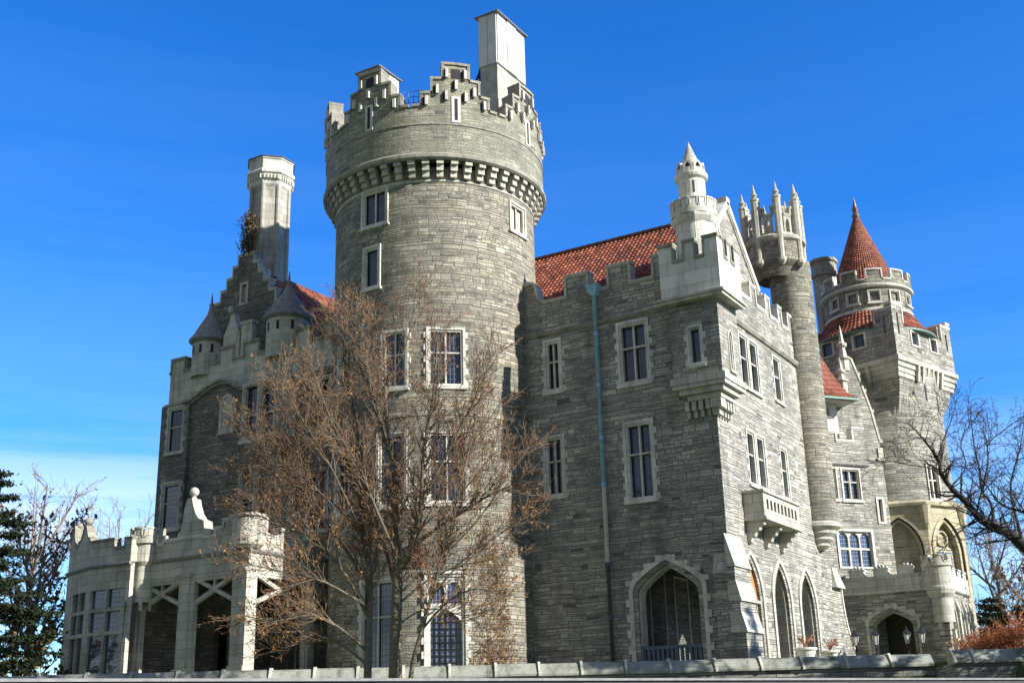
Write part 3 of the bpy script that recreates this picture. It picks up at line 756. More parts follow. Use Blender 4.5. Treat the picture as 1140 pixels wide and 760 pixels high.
cur = [(16.0, ZT), (15.85, 3.9), (15.4, 4.2), (14.95, 4.65), (14.6, 5.2), (14.35, 5.8), (14.2, 6.5), (14.15, 7.0), (13.95, 7.0), (13.6, 7.9), (12.9, 7.9), (10.7, 9.2)]
panel(mb, FBb, [(10.7, ZT)] + cur, (), .8, su=3.1)
bu = mb.build('buttress', M_rub, castle)
mb = MB()
for (a, b) in zip(cur[1:7], cur[2:8]): bar(mb, FBb, (a[0]+.03, a[1]+.05), (b[0]+.03, b[1]+.05), .12, .05, -.85)
mb.hexa([FBb(12.8, 7.05, .25), FBb(14.1, 7.05, .25), FBb(14.1, 7.05, -.9), FBb(12.8, 7.05, -.9), FBb(13.0, 7.95, .03), FBb(13.7, 7.95, .03), FBb(13.7, 7.95, -.9), FBb(13.0, 7.95, -.9)])
mb.build('coping', M_trim, bu)

# ---------------- stair turret with its open crown
SX, SY = 11.58, .11
mb = MB(); ringwall(mb, SX, SY, .99, 9.75, [(i*6, i*6+6, 22.4) for i in range(60)], (), .3, uvr=1.0, inner=False)
st = mb.build('stair_turret', M_rubT, castle, 'slim round stair turret')
mb = MB()
mb.lathe(SX, SY, [(.25, 8.55), (.5, 8.75), (.5, 8.85), (.68, 9.0), (.68, 9.12), (.86, 9.28), (.86, 9.4), (1.08, 9.56), (1.08, 9.7), (1.0, 9.78)], 40)
mb.build('corbel', M_lime, st)
HX, HY = SX-.42, SY+.5      # crown sits off centre
mb = MB(); ringwall(mb, HX, HY, 1.36, 22.25, [(i*6, i*6+6, 23.30) for i in range(60)], (), .3, uvr=1.3, inner=False)
mb.lathe(HX, HY, [(.9, 21.55), (1.1, 21.95), (1.36, 22.25)], 40)
hd = mb.build('turret_crown', M_rubT, castle)
mb = MB(); mb.lathe(HX, HY, [(1.36, 23.21), (1.5, 23.29), (1.54, 23.41), (1.46, 23.51), (1.2, 23.53)], 40); mb.build('cornice', M_lime, hd)
mb = MB()
R8 = 1.36
for k in range(8):
    a = 211+45*k; p = (HX+R8*cos(radians(a)), HY+R8*sin(radians(a)))
    a2 = a+45; q = (HX+R8*cos(radians(a2)), HY+R8*sin(radians(a2)))
    L = hypot(q[0]-p[0], q[1]-p[1]); fr = frame(p[0], p[1], degrees(atan2(q[1]-p[1], q[0]-p[0])), -1)
    o = [(.05, 23.52), (L-.05, 23.52), (L-.05, 25.30), (L*.84, 25.30), (L*.84, 24.95), (L*.68, 24.95), (L*.68, 24.55), (L*.34, 24.55), (L*.34, 24.90), (L*.17, 24.90), (L*.17, 25.30), (.05, 25.30)]
    hs = [arch(L*.17, L*.30, 23.67, 24.30, 24.65), arch(L*.40, L*.60, 23.67, 24.10, 24.40), arch(L*.70, L*.83, 23.67, 24.35, 24.70)]
    panel(mb, fr, o, hs, .18)
    coping(mb, fr, [(L-.05, 25.30), (L*.84, 25.30), (L*.84, 24.95), (L*.68, 24.95), (L*.68, 24.55), (L*.34, 24.55), (L*.34, 24.90), (L*.17, 24.90), (L*.17, 25.30), (.05, 25.30)][::-1], .18, 0, .08, .04)
mb.build('battlement', M_lime, hd)
for k in range(8):
    a = 211+45*k; c = (HX+(R8+.02)*cos(radians(a)), HY+(R8+.02)*sin(radians(a)))
    mb = MB(); w_ = .12
    mb.lathe(c[0], c[1], [(.04, 21.90), (.2, 22.10), (.2, 22.25), (.14, 22.35), (.14, 23.15), (.18, 23.35), (.19, 23.55), (.19, 25.35), (.23, 25.39), (.23, 25.49), (.1, 25.53), (.1, 25.62), (.16, 25.68), (.16, 25.74), (.1, 25.78), (.015, 26.25), (.001, 26.3)], 8)
    mb.build('pinnacle', M_lime, hd)

# ================================================================== the big round tower
BX, BY, BR = -.13, 12.95, 4.56
wT = [(-180.2, 9.2, 21.9, 23.65, 2, None, M_trim, M_glass), (-181.6, 6.2, 19.05, 21.0, 1, None, M_trim, M_glass), (-92, 8.2, 21.95, 23.4, 2, None, M_trim, M_cream),
      (-167, 7.6, 14.5, 17.05, 2, .6, M_trim, M_glass), (-140, 10.2, 14.5, 17.05, 2, .6, M_trim, M_glass), (-168.3, 8.5, 9.7, 12.75, 2, .6, M_trim, M_glass),
      (-139.8, 10.4, 9.75, 12.7, 2, .6, M_trim, M_glass), (-203, 8, 14.5, 17.05, 2, .6, M_trim, M_glass), (-203, 8, 9.75, 12.7, 2, .6, M_trim, M_glass),
      (-176, 10.5, 3.3, 7.0, 2, .62, M_trim, M_glass)]
HT = [(a-hw*.93, a+hw*.93, z0+.05, z1-.05) for a, hw, z0, z1, *_ in wT] + [(-141-9.6, -141+9.6, 3.3, 6.95)]
mb = MB()
ringwall(mb, BX, BY, BR, ZT, [(i*6-240, i*6-234, 24.3) for i in range(60)], HT, .4, inner=False)
bt = mb.build('round_tower', M_rubT, castle, 'big round tower with a stepped battlement crown')
for a, hw, z0, z1, li, tr, mt, gl in wT:
    sw = BR*sin(radians(hw)); window(frameT(BX, BY, BR*cos(radians(hw))+.03, a), -sw, sw, z0, z1, li, tr, None, mt, gl, .19, z0 < 18, castle, depth=.22)
# tall garden window: twin round heads over a grid door
fr = frameT(BX, BY, BR*cos(radians(10.6))+.03, -141); sw = BR*sin(radians(10.6))
mb = MB(); out = rect(-sw, sw, 3.25, 7.05); inn = inset(out, .2, .05)
ring_band(mb, fr, out, inset(out, .1, .02), .04, -.1); ring_band(mb, fr, inset(out, .1, .02), inn, -.02, -.2)
mb.fbox(fr, -sw-.08, sw+.08, 7.06, 7.16, .1, -.03)
for k in range(7):
    for s_ in (-1, 1): mb.fbox(fr, s_*(sw+.05)-.05, s_*(sw+.05)+.05, 3.4+k*.52, 3.66+k*.52, .03, -.08)
i0, i1 = inn[0][0], inn[1][0]
hs = [arch(i0+.05, -.05, 5.95, 6.4, 6.75, 6, 'round'), arch(.05, i1-.05, 5.95, 6.4, 6.75, 6, 'round'), arch(i0+.05, i1-.05, 3.3, 5.2, 5.75, 6, 'tudor')]
panel(mb, fr, rect(i0-.001, i1+.001, 3.28, 6.85), hs, .12, 0, -.06)
wo = mb.build('window', M_trim, castle, 'tall garden window with twin round heads over a grid door')
mb = MB(); mb.face([fr(i0, 3.28, -.15), fr(i1, 3.28, -.15), fr(i1, 6.85, -.15), fr(i0, 6.85, -.15)], rect(0, i1-i0, 0, 3.57))
mb.build('pane', M_glass2, wo)
mb = MB()
for k in range(1, 6): mb.fbox(fr, i0+(i1-i0)*k/6-.012, i0+(i1-i0)*k/6+.012, 3.3, 5.6, -.1, -.145)
for k in range(9): mb.fbox(fr, i0+.05, i1-.05, 3.5+k*.25, 3.525+k*.25, -.1, -.145)
mb.build('door_grid', M_iron, wo)
# faint ledges
mb = MB(); mb.lathe(BX, BY, [(BR, 13.3), (BR+.04, 13.33), (BR+.04, 13.42), (BR, 13.5)], 96); mb.build('string_course', M_grey, bt)
# corbel table
mb = MB(); mb.lathe(BX, BY, [(BR-.02, 23.55), (BR+.05, 23.6), (BR+.05, 23.7), (BR, 23.72)], 96)
for k in range(50):
    a = k*7.2+1.5
    for (z0, z1, d) in ((23.74, 23.98, .2), (23.995, 24.24, .33), (24.255, 24.5, .46)):
        arc(mb, BX, BY, BR-.05, BR+d, a-1.75, a+1.75, z0, z1, 1)
        arc(mb, BX, BY, BR-.05, BR+d-.05, a-1.6, a+1.6, z1-.02, z1+.03, 1)
mb.build('corbel_table', M_lime, bt)
RH = 5.06
cols = []
for k in range(8):
    c = -134.5+45*k
    cols += [(c-22.5, c-17, 26.95), (c-17, c-12, 27.55), (c-12, c-6.5, 28.25), (c-6.5, c+6.5, 29.0), (c+6.5, c+12, 28.25), (c+12, c+17, 27.55), (c+17, c+22.5, 26.95)]
mb = MB(); hh = [( -134.5+45*k-1.2, -134.5+45*k+1.2, 28.25, 28.75) for k in range(8)]
ringwall(mb, BX, BY, RH, 24.5, cols, (), .55, base=True)
tb = mb.build('battlement', M_head, bt)
mb = MB(); ringcope(mb, BX, BY, RH, cols, .55, .12, .07)
mb.lathe(BX, BY, [(RH, 24.42), (RH+.10, 24.5), (RH+.12, 24.62), (RH+.02, 24.74), (RH, 24.75)], 96)
mb.lathe(BX, BY, [(RH, 26.05), (RH+.035, 26.07), (RH+.035, 26.14), (RH, 26.16)], 96)
mb.build('coping', M_grey, tb)
mb = MB(); mbd = MB()
for k in range(8):
    c = -134.5+45*k; f_ = lambda s, z, d, c=c: None
    # long slit under each merlon
    fr = frameT(BX, BY, RH, c); mb.fbox(fr, -.2, .2, 26.2, 27.45, .03, -.03); mbd.fbox(fr, -.07, .07, 26.3, 27.35, .038, 0)
    for off, z, dd in ((0, 27.75, 0), (-4.8, 27.2, 0), (4.8, 27.2, 0), (-9.2, 27.5, 0), (9.2, 27.5, 0), (-14.5, 26.95, 0), (14.5, 26.95, 0), (-4.6, 28.3, 0), (4.6, 28.3, 0)):
        fr = frameT(BX, BY, RH, c+off)
        mb.hexa([fr(-.06, z+.06, -.01), fr(.06, z+.06, -.01), fr(.06, z+.02, .15), fr(-.06, z+.02, .15), fr(-.06, z+.55, -.01), fr(.06, z+.55, -.01), fr(.06, z+.45, .15), fr(-.06, z+.45, .15)])
        mbd.fbox(fr, -.17, -.07, z+.05, z+.42, .012, -.01)
    fr = frameT(BX, BY, RH, c); mbd.fbox(fr, -.2, .2, 28.35, 28.8, .015, -.01)
mb.build_each('merlon_ornament', M_trim, tb); mbd.build_each('slit', M_dark, tb)
mb = MB(); mb.lathe(BX, BY, [(RH-.5, 26.0), (.01, 26.1)], 32); mb.build('tower_roof', M_piped, bt)
# blue safety mesh rail between two merlons
mb = MB()
for j in range(5): mb.tube([(BX+(RH-.6)*cos(radians(a)), BY+(RH-.6)*sin(radians(a)), 26.95+j*.28) for a in (-163, -159, -155, -151)], .018, 4)
for a in (-163, -160, -157, -154, -151): mb.tube([(BX+(RH-.6)*cos(radians(a)), BY+(RH-.6)*sin(radians(a)), 26.2+i*.9) for i in range(3)], .018, 4)
mb.build('rail', simple('blue rail', (.12, .2, .5)), bt)
# tall chimney: pale concrete below, white sheet cladding above, sheet metal cap
def clad_chimney(x0, y0, lx, ly, z0, z1, z2, nfl, rise=0.35):
    mb = MB(); mb.box(x0+.02, x0+lx-.02, y0+.02, y0+ly-.02, z0, z1)
    q = [(x0-.05, y0-.05), (x0+lx+.05, y0-.05), (x0+lx+.05, y0+ly+.05), (x0-.05, y0+ly+.05)]
    p = [(x0-.28, y0-.22), (x0+lx+.3, y0-.22), (x0+lx+.3, y0+ly+.3), (x0-.28, y0+ly+.3)]
    mb.hexa([(a, b, 27.6) for a, b in p] + [(a, b, 29.6) for a, b in q])
    mb.box(x0-.28, x0+lx+.3, y0-.22, y0+ly+.3, 26, 27.6)
    ch = mb.build('chimney', M_concr, castle)
    mb = MB()
    for i in range(nfl):
        a = x0+lx*i/nfl; b = x0+lx*(i+1)/nfl; e = .04*(i % 2)
        mb.box(a+.004, b-.004, y0-.06-e, y0+.02, z1-.05, z2)
        for j in range(4): mb.box((a+b)/2-.05, (a+b)/2+.05, y0-.1-e, y0-.06-e, z1+.4+j*(z2-z1)*.22, z1+.5+j*(z2-z1)*.22)
    for i in range(2):
        a = y0+ly*i/2; b = y0+ly*(i+1)/2; mb.box(x0-.06-.03*(i % 2), x0+.02, a+.004, b-.004, z1-.05, z2)
    mb.box(x0+.02, x0+lx+.06, y0+.02, y0+ly+.05, z1-.05, z2-.01)
    mb.build('cladding', M_cladw, ch)
    mb = MB(); mb.hexa([(x0-.17, y0-.2, z2), (x0+lx+.15, y0-.2, z2), (x0+lx+.15, y0+ly+.2, z2), (x0-.17, y0+ly+.2, z2), (x0-.17, y0-.2, z2+.05), (x0+lx+.15, y0-.2, z2+.05), (x0+lx+.15, y0+ly+.2, z2+.05), (x0-.17, y0+ly+.2, z2+.05)])
    mb.build('cap', simple('zinc cap', (.25, .25, .25), .5, .4), ch)
    return ch
ch = clad_chimney(.68, 9.86, 2.55, .98, 25, 31.6, 34.3, 3)
mb = MB(); mb.tube([(.9, 11.0, 33.0), (.9, 11.0, 29.0)], .045, 6); mb.tube([(.9, 11.0, 31.3), (.3, 12.3, 29.6)], .05, 6); mb.tube([(.9, 11.0, 31.6), (.9, 11.9, 29.7)], .04, 6)
mb.build('stay', M_iron, ch)
clad_chimney(-2.5, 14.55, 1.5, 1.1, 25, 29.6, 31.25, 2)

# ================================================================== the wing beyond the tower
FW = frame(-1.3, 0, 90, 1)
mb = MB()
ogee = [(28.7, 17.05), (27.6, 17.05), (26.9, 17.12), (26.3, 17.38), (25.8, 17.62), (25.3, 17.76), (24.9, 17.8), (24.5, 17.74), (24.1, 17.56), (23.7, 17.32), (23.25, 17.2), (16.0, 17.2)]
panel(mb, FW, [(28.7, ZT)] + [(s, z+.05) for s, z in ogee] + [(16.0, ZT)], [rect(18.1, 19.2, 14.6, 16.9), rect(18.1, 19.2, 9.9, 12.6)], .4)
mb.box(-1.3, 12, 28.7, 29.1, ZT, 17.2)
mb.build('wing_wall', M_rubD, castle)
mb = MB()
panel(mb, frame(-1.24, 0, 90, 1), ogee + [(16.0, 18.9), (28.7, 18.9)], (), .45)
wp = [(16, 18.9)]
s = 16.4
wp = crenel(16.0, 28.7, 18.85, 19.55, .72, .95)
panel(mb, frame(-1.24, 0, 90, 1), [(16.0, 18.60), (28.7, 18.60)] + [(a, b) for a, b in wp[::-1]], (), .44, d=-.003)
wpo = mb.build('parapet', M_lime, castle)
mb = MB(); coping(mb, frame(-1.24, 0, 90, 1), wp, .45, 0, .11, .06); mb.build('coping', M_grey, wpo)
mb = MB()
for i in range(len(ogee)-1):
    (a, za), (b, zb) = ogee[i], ogee[i+1]
    for off, h, p in ((0, .13, .24), (-.12, .1, .14)):
        mb.hexa([FW(a, za+off, p), FW(b, zb+off, p), FW(b, zb+off, -.1), FW(a, za+off, -.1), FW(a, za+off+h, p), FW(b, zb+off+h, p), FW(b, zb+off+h, -.1), FW(a, za+off+h, -.1)])
mb.build('string_course', M_grey, castle)
# pale end bay
mb = MB(); FE = frame(-1.5, 0, 90, 1)
panel(mb, FE, rect(26.95, 28.75, 9.3, 17.04), [rect(27.35, 28.35, 14.75, 16.95), rect(27.3, 28.4, 10.9, 13.1)], .25)
panel(mb, FE, rect(26.95, 28.75, ZT, 9.29), (), .2)
mb.build('bay_wall', M_rubD, castle)
for q in ((27.2, 28.42, 14.6, 17.0), (27.15, 28.5, 10.8, 13.2)): window(FE, *q, 1, .58, parent=castle, mat=M_lime, sw=.2, depth=.17)
# blind niche
mb = MB(); no = arch(24.05, 25.0, 15.2, 16.6, 17.15); ring_band(mb, FW, no, inset(no, .16, .1), .05, -.03); nn = inset(no, .15, .1)
for q in tessellate_polygon([[Vector((p[0], p[1], 0)) for p in nn]]): mb.face([FW(nn[i][0], nn[i][1], .01) for i in q])
mb.fbox(FW, 23.98, 25.07, 15.1, 15.2, .09, -.05); mb.build('niche', M_lime, castle)
# canted window bay
mb = MB()
for z0, z1 in ((ZT, 10.2), (13.15, 14.35)):
    q = [(-1.3, 23.35), (-2.0, 22.85), (-2.0, 20.7), (-1.3, 20.1)]
    for i in range(3): mb.face([(*q[i], z0), (*q[i+1], z0), (*q[i+1], z1), (*q[i], z1)])
mb.build('bay_wall', M_rubD, castle)
for z0, z1 in ((14.35, 17.18), (10.2, 13.15)):
    FBy = frame(-2.0, 0, 90, 1)
    window(FBy, 20.72, 21.75, z0+.1, z1-.03, 1, .42, None, M_lime, M_glass, .16, False, castle); window(FBy, 21.78, 22.83, z0+.1, z1-.03, 1, .42, None, M_lime, M_glass, .16, False, castle)
    mb = MB()
    for (a, b) in (((-1.3, 23.35), (-2.0, 22.85)), ((-2.0, 20.7), (-1.3, 20.1))):
        mb.face([(*a, z0), (*b, z0), (*b, z1), (*a, z1)])
    mb.fbox(FBy, 20.6, 22.95, z0-.12, z0+.02, .08, -.6); mb.build('bay_frame', M_lime, castle)
for q in ((18.0, 19.3, 14.5, 17.0), (18.0, 19.3, 9.8, 12.7)): window(FW, *q, 2, .6, parent=castle, mat=M_lime)
# two round bartizans with stone cones
for (cx, cy, r, zt, za, zf) in ((-.7, 26.6, .84, 20.3, 22.35, 22.95), (-.7, 21.35, 1.02, 20.45, 22.4, 23.0)):
    mb = MB(); mb.lathe(cx, cy, [(r, 18.4), (r, zt)], 32); b = mb.build('bartizan', M_lime, castle)
    mb = MB(); mb.lathe(cx, cy, [(r+.05, zt-.12), (r+.2, zt), (r+.19, zt+.08), (r*.98, zt+.35), (r*.74, zt+.75), (r*.47, zt+1.15), (r*.24, zt+1.5), (.1, za-.1), (.13, za), (.07, za+.06), (.02, zf), (.001, zf+.02)], 28); mb.build('cone_roof', M_slate, b)
    mb = MB()
    for a in (195, 160, 235): mb.fbox(frameT(cx, cy, r, a), -.07, .07, zt-.75, zt-.3, .01, -.02)
    mb.build_each('slit', M_dark, b)
# crow-stepped gable
FC = frame(.3, 0, 90, 1); st_ = [(28.0, 21.5), (27.6, 22.15), (27.2, 22.8), (26.8, 23.4), (26.4, 24.0), (26.05, 24.6), (25.7, 25.1)]
ol = [(28.4, 18), (28.4, 21.5)]; cp = [(28.4, 21.5), (28.0, 21.5)]
prev = 28.4; pts = []
zs_ = [21.5, 22.15, 22.8, 23.4, 24.0, 24.6, 25.15]; ys_ = [28.4, 27.9, 27.45, 27.0, 26.6, 26.2, 25.85, 25.5]
for i, z in enumerate(zs_): pts += [(ys_[i], z), (ys_[i+1], z)]
mir = [(50.6-a, z) for a, z in reversed(pts)]
full = pts + mir
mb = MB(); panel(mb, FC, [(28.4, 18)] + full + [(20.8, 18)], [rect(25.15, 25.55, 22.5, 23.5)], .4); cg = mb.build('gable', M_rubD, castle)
mb = MB(); coping(mb, FC, full, .4, 0, .1, .05)
ring_band(mb, FC, rect(25.05, 25.65, 22.38, 23.62), rect(25.2, 25.5, 22.5, 23.5), .04, -.2); mb.fbox(FC, 25.15, 25.55, 22.4, 23.6, -.15, -.2)
mb.build('coping', M_lime, cg)
mb = MB()
for s_ in (-1, 1):
    def gr(u, v, s_=s_): 
        y = 24.6+s_*(4.0*(1-v)); z = 20.2+4.0*v; n = Vector((0, s_*1.0, 1.0)).normalized(); return (.6+16*u, y, z), n
    tiled(mb, gr, .07, 1, 52, 14)
for i in range(40): mb.tube([(.6+i*.4, 24.6, 24.22), (1.02+i*.4, 24.6, 24.26)], [.13, .11], 7)
mb.build('roof', M_tile, castle, 'red clay tiled roof behind the stepped gable')
# tall octagonal chimney
KX, KY = 1.75, 25.2
mb = MB(); mb.lathe(KX, KY, [(1.06, 20), (1.06, 29.6)], 8, o8, o8+2*pi)
for k in range(8):
    a = 22.5+45*k; x, y = KX+1.04*cos(radians(a)), KY+1.04*sin(radians(a)); mb.lathe(x, y, [(.12, 24.0), (.12, 29.4)], 8)
kc = mb.build('chimney', ashlar('chimney limestone', (.46, .44, .38), .42, .75, .6, .62), castle, 'tall octagonal stone chimney')
mb = MB(); mb.lathe(KX, KY, [(1.08, 29.2), (1.16, 29.32), (1.2, 29.5), (1.25, 29.54), (1.25, 29.85), (1.36, 29.92), (1.36, 30.06), (1.24, 30.2), (1.24, 30.72), (1.3, 30.76), (1.3, 30.84), (.8, 30.9)], 8, o8, o8+2*pi)
for k in range(8):
    f_ = frameT(KX, KY, 1.2*cos(pi/8), 45*k)
    for j in range(-2, 3): mb.fbox(f_, j*.18-.045, j*.18+.045, 29.58, 29.82, .14, -.02)
mb.build('cornice', M_trim, kc)
mb = MB(); mb.lathe(KX, KY, [(1.35, 30.845), (1.35, 30.9), (.9, 30.95)], 8, o8, o8+2*pi); mb.build('cap', M_piped, kc)
# gablet with a ball on the wing parapet
mb = MB(); FP = frame(-1.2, 0, 90, 1)
panel(mb, FP, [(24.0, 18.2), (25.1, 18.2), (25.1, 20.2), (24.75, 20.9), (24.62, 21.35), (24.48, 21.35), (24.35, 20.9), (24.0, 20.2)], (), .35, d=.03)
mb.lathe(-1.35, 24.55, [(.05, 21.3), (.13, 21.38), (.16, 21.5), (.12, 21.62), (.01, 21.68)], 10)
mb.fbox(FP, 23.2, 23.9, 18.0, 20.6, .03, -.3); mb.fbox(FP, 23.12, 23.98, 20.6, 20.72, .08, -.36)
mb.build('gablet', M_lime, castle)

# ================================================================== porch in front of the wing
PX = -7.0; FP = frame(PX, 0, 90, 1); FQ = frame(0, 17.15, 0, -1)
ops = [rect(18.0, 20.1, ZT+.01, 7.42), rect(20.95, 23.1, ZT+.01, 7.42)]
mb = MB(); panel(mb, FP, rect(17.15, 24.05, ZT, 8.27), ops, .26)
ops2 = [rect(-6.5, -3.6, ZT+.01, 7.42), rect(-3.1, -1.7, ZT+.01, 7.42)]
panel(mb, FQ, rect(PX+.27, -1.3, ZT, 8.27), ops2, .26)
pw_ = mb.build('porch_wall', M_lime, castle)
mb = MB()
for (s0, s1) in ((17.12, 18.05), (20.1, 21.05), (23.05, 24.0)):
    mb = MB()
    mb.fbox(FP, s0+(.2 if s0 > 18 else .031), s1-.2, ZT, 7.5, .09, -.1); mb.fbox(FP, s0+.05, s1-.05, ZT, 3.9, .12, -.1)
    mb.fbox(FP, s0+.04, s1-.02, 7.5, 7.62, .16, -.1)
    mb.build('pier', M_lime, castle)
mb = MB(); mb.fbox(FQ, -3.55, -3.15, ZT, 7.5, .1, -.1)
mb.build('pier', M_lime, castle)
mb = MB()
def truss(fr, s0, s1, zt, zs):
    c = (s0+s1)/2; q = .13
    for a, b in (((s0, zs), (s1, zt)), ((s1, zs), (s0, zt))): bar(mb, fr, a, b, .15, -.04 if a[0] == s0 else -.045, -.22)
    for s in (s0+(s1-s0)*.22, c-.0, s1-(s1-s0)*.22): mb.fbox(fr, s-.05, s+.05, zt-(zt-zs)*(.42 if s == c else .14), zt, -.07, -.2)
    mb.fbox(fr, s0-.02, s1+.02, zt-.1, zt+.02, -.03, -.24)
truss(FP, 18.0, 20.1, 7.4, 6.45); truss(FP, 20.95, 23.1, 7.4, 6.45); truss(FQ, -6.5, -3.6, 7.4, 6.3); truss(FQ, -3.1, -1.7, 7.4, 6.4)
mb.build('tracery', M_lime, castle)
mb = MB(); mb.box(PX+.1, -1.3, 17.3, 28.0, 8.0, 8.25); mb.build('porch_roof', M_dark, castle)
mb = MB(); mb.box(PX+.6, -1.3, 17.4, 24.0, ZT+.004, ZT+.1); mb.build('porch_floor', M_concr, castle)
mb = MB(); mb.box(-6.73, -1.31, 24.0, 24.3, ZT, 8.0)
panel(mb, frame(-3.2, 0, 90, 1), rect(20.6, 24.0, ZT, 7.98), [arch(21.9, 22.7, ZT+.1, 5.6, 6.6)], .3)
mb.box(-3.19, -1.32, 20.6, 20.9, ZT, 7.98); mb.build('porch_inner_wall', M_rubD, castle)
for s in (18.0, ): window(frame(-1.29, 0, 90, 1), 17.6, 19.7, 3.4, 7.3, 2, .62, None, M_lime, M_glass, .16, False, castle)
# parapet, string, finials
mb = MB(); string(mb, FP, 17.0, 24.1, 8.2, .12, .17); string(mb, FQ, PX-.05, -1.3, 8.2, .12, .17); mb.build('string_course', M_slate, castle)
pf = [(17.15, 9.6), (18.0, 9.6), (18.62, 9.6), (18.62, 9.3), (19.05, 9.3), (19.05, 8.98), (19.75, 8.98), (19.75, 9.08), (22.0, 9.08), (22.0, 8.95), (22.35, 8.95), (22.35, 9.3), (24.05, 9.3)]
battlement('parapet', FP, pf, 8.3, .42, M_lime, castle, M_trim, .09)
ps = [(PX, 9.6), (PX+.9, 9.6), (PX+.9, 8.95), (PX+1.8, 8.95), (PX+1.8, 9.3), (PX+2.8, 9.3), (PX+2.8, 8.95), (PX+3.6, 8.95), (PX+3.6, 9.3), (PX+4.7, 9.3), (PX+4.7, 8.95), (-1.3, 8.95)]
battlement('parapet', FQ, ps, 8.3, .42, M_lime, castle, M_trim, .09)
def ball(x, y, z, r, name='finial', mat=M_trim):
    mb = MB(); mb.lathe(x, y, [(r*.5, z-r*1.5), (r*.62, z-r*1.3), (r*.4, z-r*.95)] + [(r*cos(t), z+r*sin(t)) for t in [radians(-65+i*19.3) for i in range(9)]] + [(.001, z+r)], 14, sm=False); return mb.build(name, mat, castle)
mb = MB(); gp_ = [(19.3, 9.08), (21.2, 9.08), (21.15, 9.3), (21.0, 9.45), (20.92, 9.8), (20.85, 10.35), (20.72, 10.72), (20.45, 10.72), (20.36, 10.4), (20.22, 10.08), (20.02, 9.84), (19.72, 9.72), (19.66, 9.4), (19.32, 9.34)]
panel(mb, FP, gp_, (), .5, d=.05); mb.build('gablet', M_lime, castle)
ball(PX+.2, 20.6, 11.02, .2)
mb = MB(); mb.lathe(PX+.1, 23.1, [(.25, 8.0), (.5, 8.12), (.62, 8.3), (.62, 9.0), (.72, 9.06), (.72, 9.2)], 24)
cols = [(k*45, k*45+28, 9.65) if e == 0 else (k*45+28, k*45+45, 9.3) for k in range(8) for e in (0, 1)]
ringwall(mb, PX+.1, 23.1, .7, 9.2, cols, (), .2); ringcope(mb, PX+.1, 23.1, .7, cols, .2, .07, .03); mb.build('bartizan', M_lime, castle)
mb = MB(); mb.lathe(PX+.15, 17.4, [(.45, 8.35), (.62, 8.5), (.62, 9.55), (.7, 9.6), (.7, 9.72), (.4, 9.75)], 24); mb.build('bartizan', M_lime, castle)
# canted bay with tall lights
Pn = [(-7.0, 24.05), (-7.8, 22.98), (-7.8, 25.5), (-7.0, 27.9), (-3.5, 28.6)]
mb = MB(); gm = MB(); pm = MB(); sm_ = MB(); cm_ = MB()
for i in range(4):
    (x0, y0), (x1, y1) = Pn[i], Pn[i+1]; L = hypot(x1-x0, y1-y0); ang = degrees(atan2(y1-y0, x1-x0)); fr = frame(x0, y0, ang, 1)
    if i == 0: cols_ = [(.15, L-.25)]
    elif i == 1: cols_ = [(.42, L/2+.05), (L/2+.17, L-.2)]
    elif i == 2: cols_ = [(.25, L*.36), (L*.36+.09, L*.66), ]
    else: cols_ = []
    hs = [rect(a, b, z0, z1) for a, b in cols_ for z0, z1 in ((3.45, 5.38), (5.55, 6.35), (6.5, 7.25))]
    panel(mb, fr, rect(0, L-(.04 if i == 0 else 0), ZT, 8.25), hs, .2 if i else .03)
    if cols_: gm.face([fr(0, 3.3, -.13), fr(L, 3.3, -.13), fr(L, 7.4, -.13), fr(0, 7.4, -.13)], rect(0, L, 0, 4.1))
    string(sm_, fr, -.03, L+.03, 8.15, .12, .16)
    if i == 1: pr_ = [(0, 9.25), (.45, 9.25), (.45, 8.9), (1.1, 8.9), (1.1, 9.3), (L, 9.3)]
    elif i == 2: pr_ = [(0, 9.3), (.1, 9.3), (.15, 9.45), (.4, 9.5), (.6, 9.8), (.72, 10.05), (.95, 10.05), (1.08, 9.8), (1.25, 9.5), (1.5, 9.45), (1.55, 9.3), (1.8, 9.3), (2.0, 9.7), (2.08, 10.2), (2.2, 10.2), (L, 9.5)]
    else: pr_ = [(0, 9.3), (L, 9.3)]
    panel(pm, fr, [(0, 8.3), (L, 8.3)] + pr_[::-1], (), .3 if i else .03); coping(cm_, fr, pr_, .3 if i else .03, 0, .08, .04)
bw = mb.build('bay_wall', M_lime, castle); gm.build('pane', M_glass2, bw); sm_.build('string_course', M_slate, bw); po = pm.build('parapet', M_lime, bw); cm_.build('coping', M_grey, bw)
ball(-7.35, 26.35, 10.32, .19, 'finial', M_grey); ball(-6.95, 27.45, 10.3, .14, 'finial', M_grey)

# ================================================================== slanted stair bay between the stair turret and the far tower
FD = frame(15.9, .8, -38.3, -1)
mb = MB(); hs = [rect(.28, .72, 11.7, 13.15), rect(1.12, 2.08, 11.7, 13.15), rect(.45, 2.45, 8.35, 10.1)]
panel(mb, FD, rect(-1.5, 2.67, ZT, 14.5), hs, .4, su=21)
mb.build('stair_bay_wall', M_rub, castle)
window(FD, .2, .8, 11.6, 13.25, 1, .6, parent=castle, teeth=False, sw=.12, gl=M_glass2); window(FD, 1.02, 2.18, 11.6, 13.25, 2, .6, parent=castle, teeth=False, sw=.13, gl=M_glass2)
mb = MB(); out = rect(.36, 2.54, 8.25, 10.2); inn = inset(out, .13, .1); ring_band(mb, FD, out, inn, .05, -.3)
i0, i1 = inn[0][0], inn[1][0]; w3 = (i1-i0)/3
hs = [arch(i0+w3*k+.04, i0+w3*(k+1)-.04, 9.27, 9.72, 10.0, 5, 'round') for k in range(3)] + [rect(i0+w3*k+.04, i0+w3*(k+1)-.04, 8.36, 9.17) for k in range(3)]
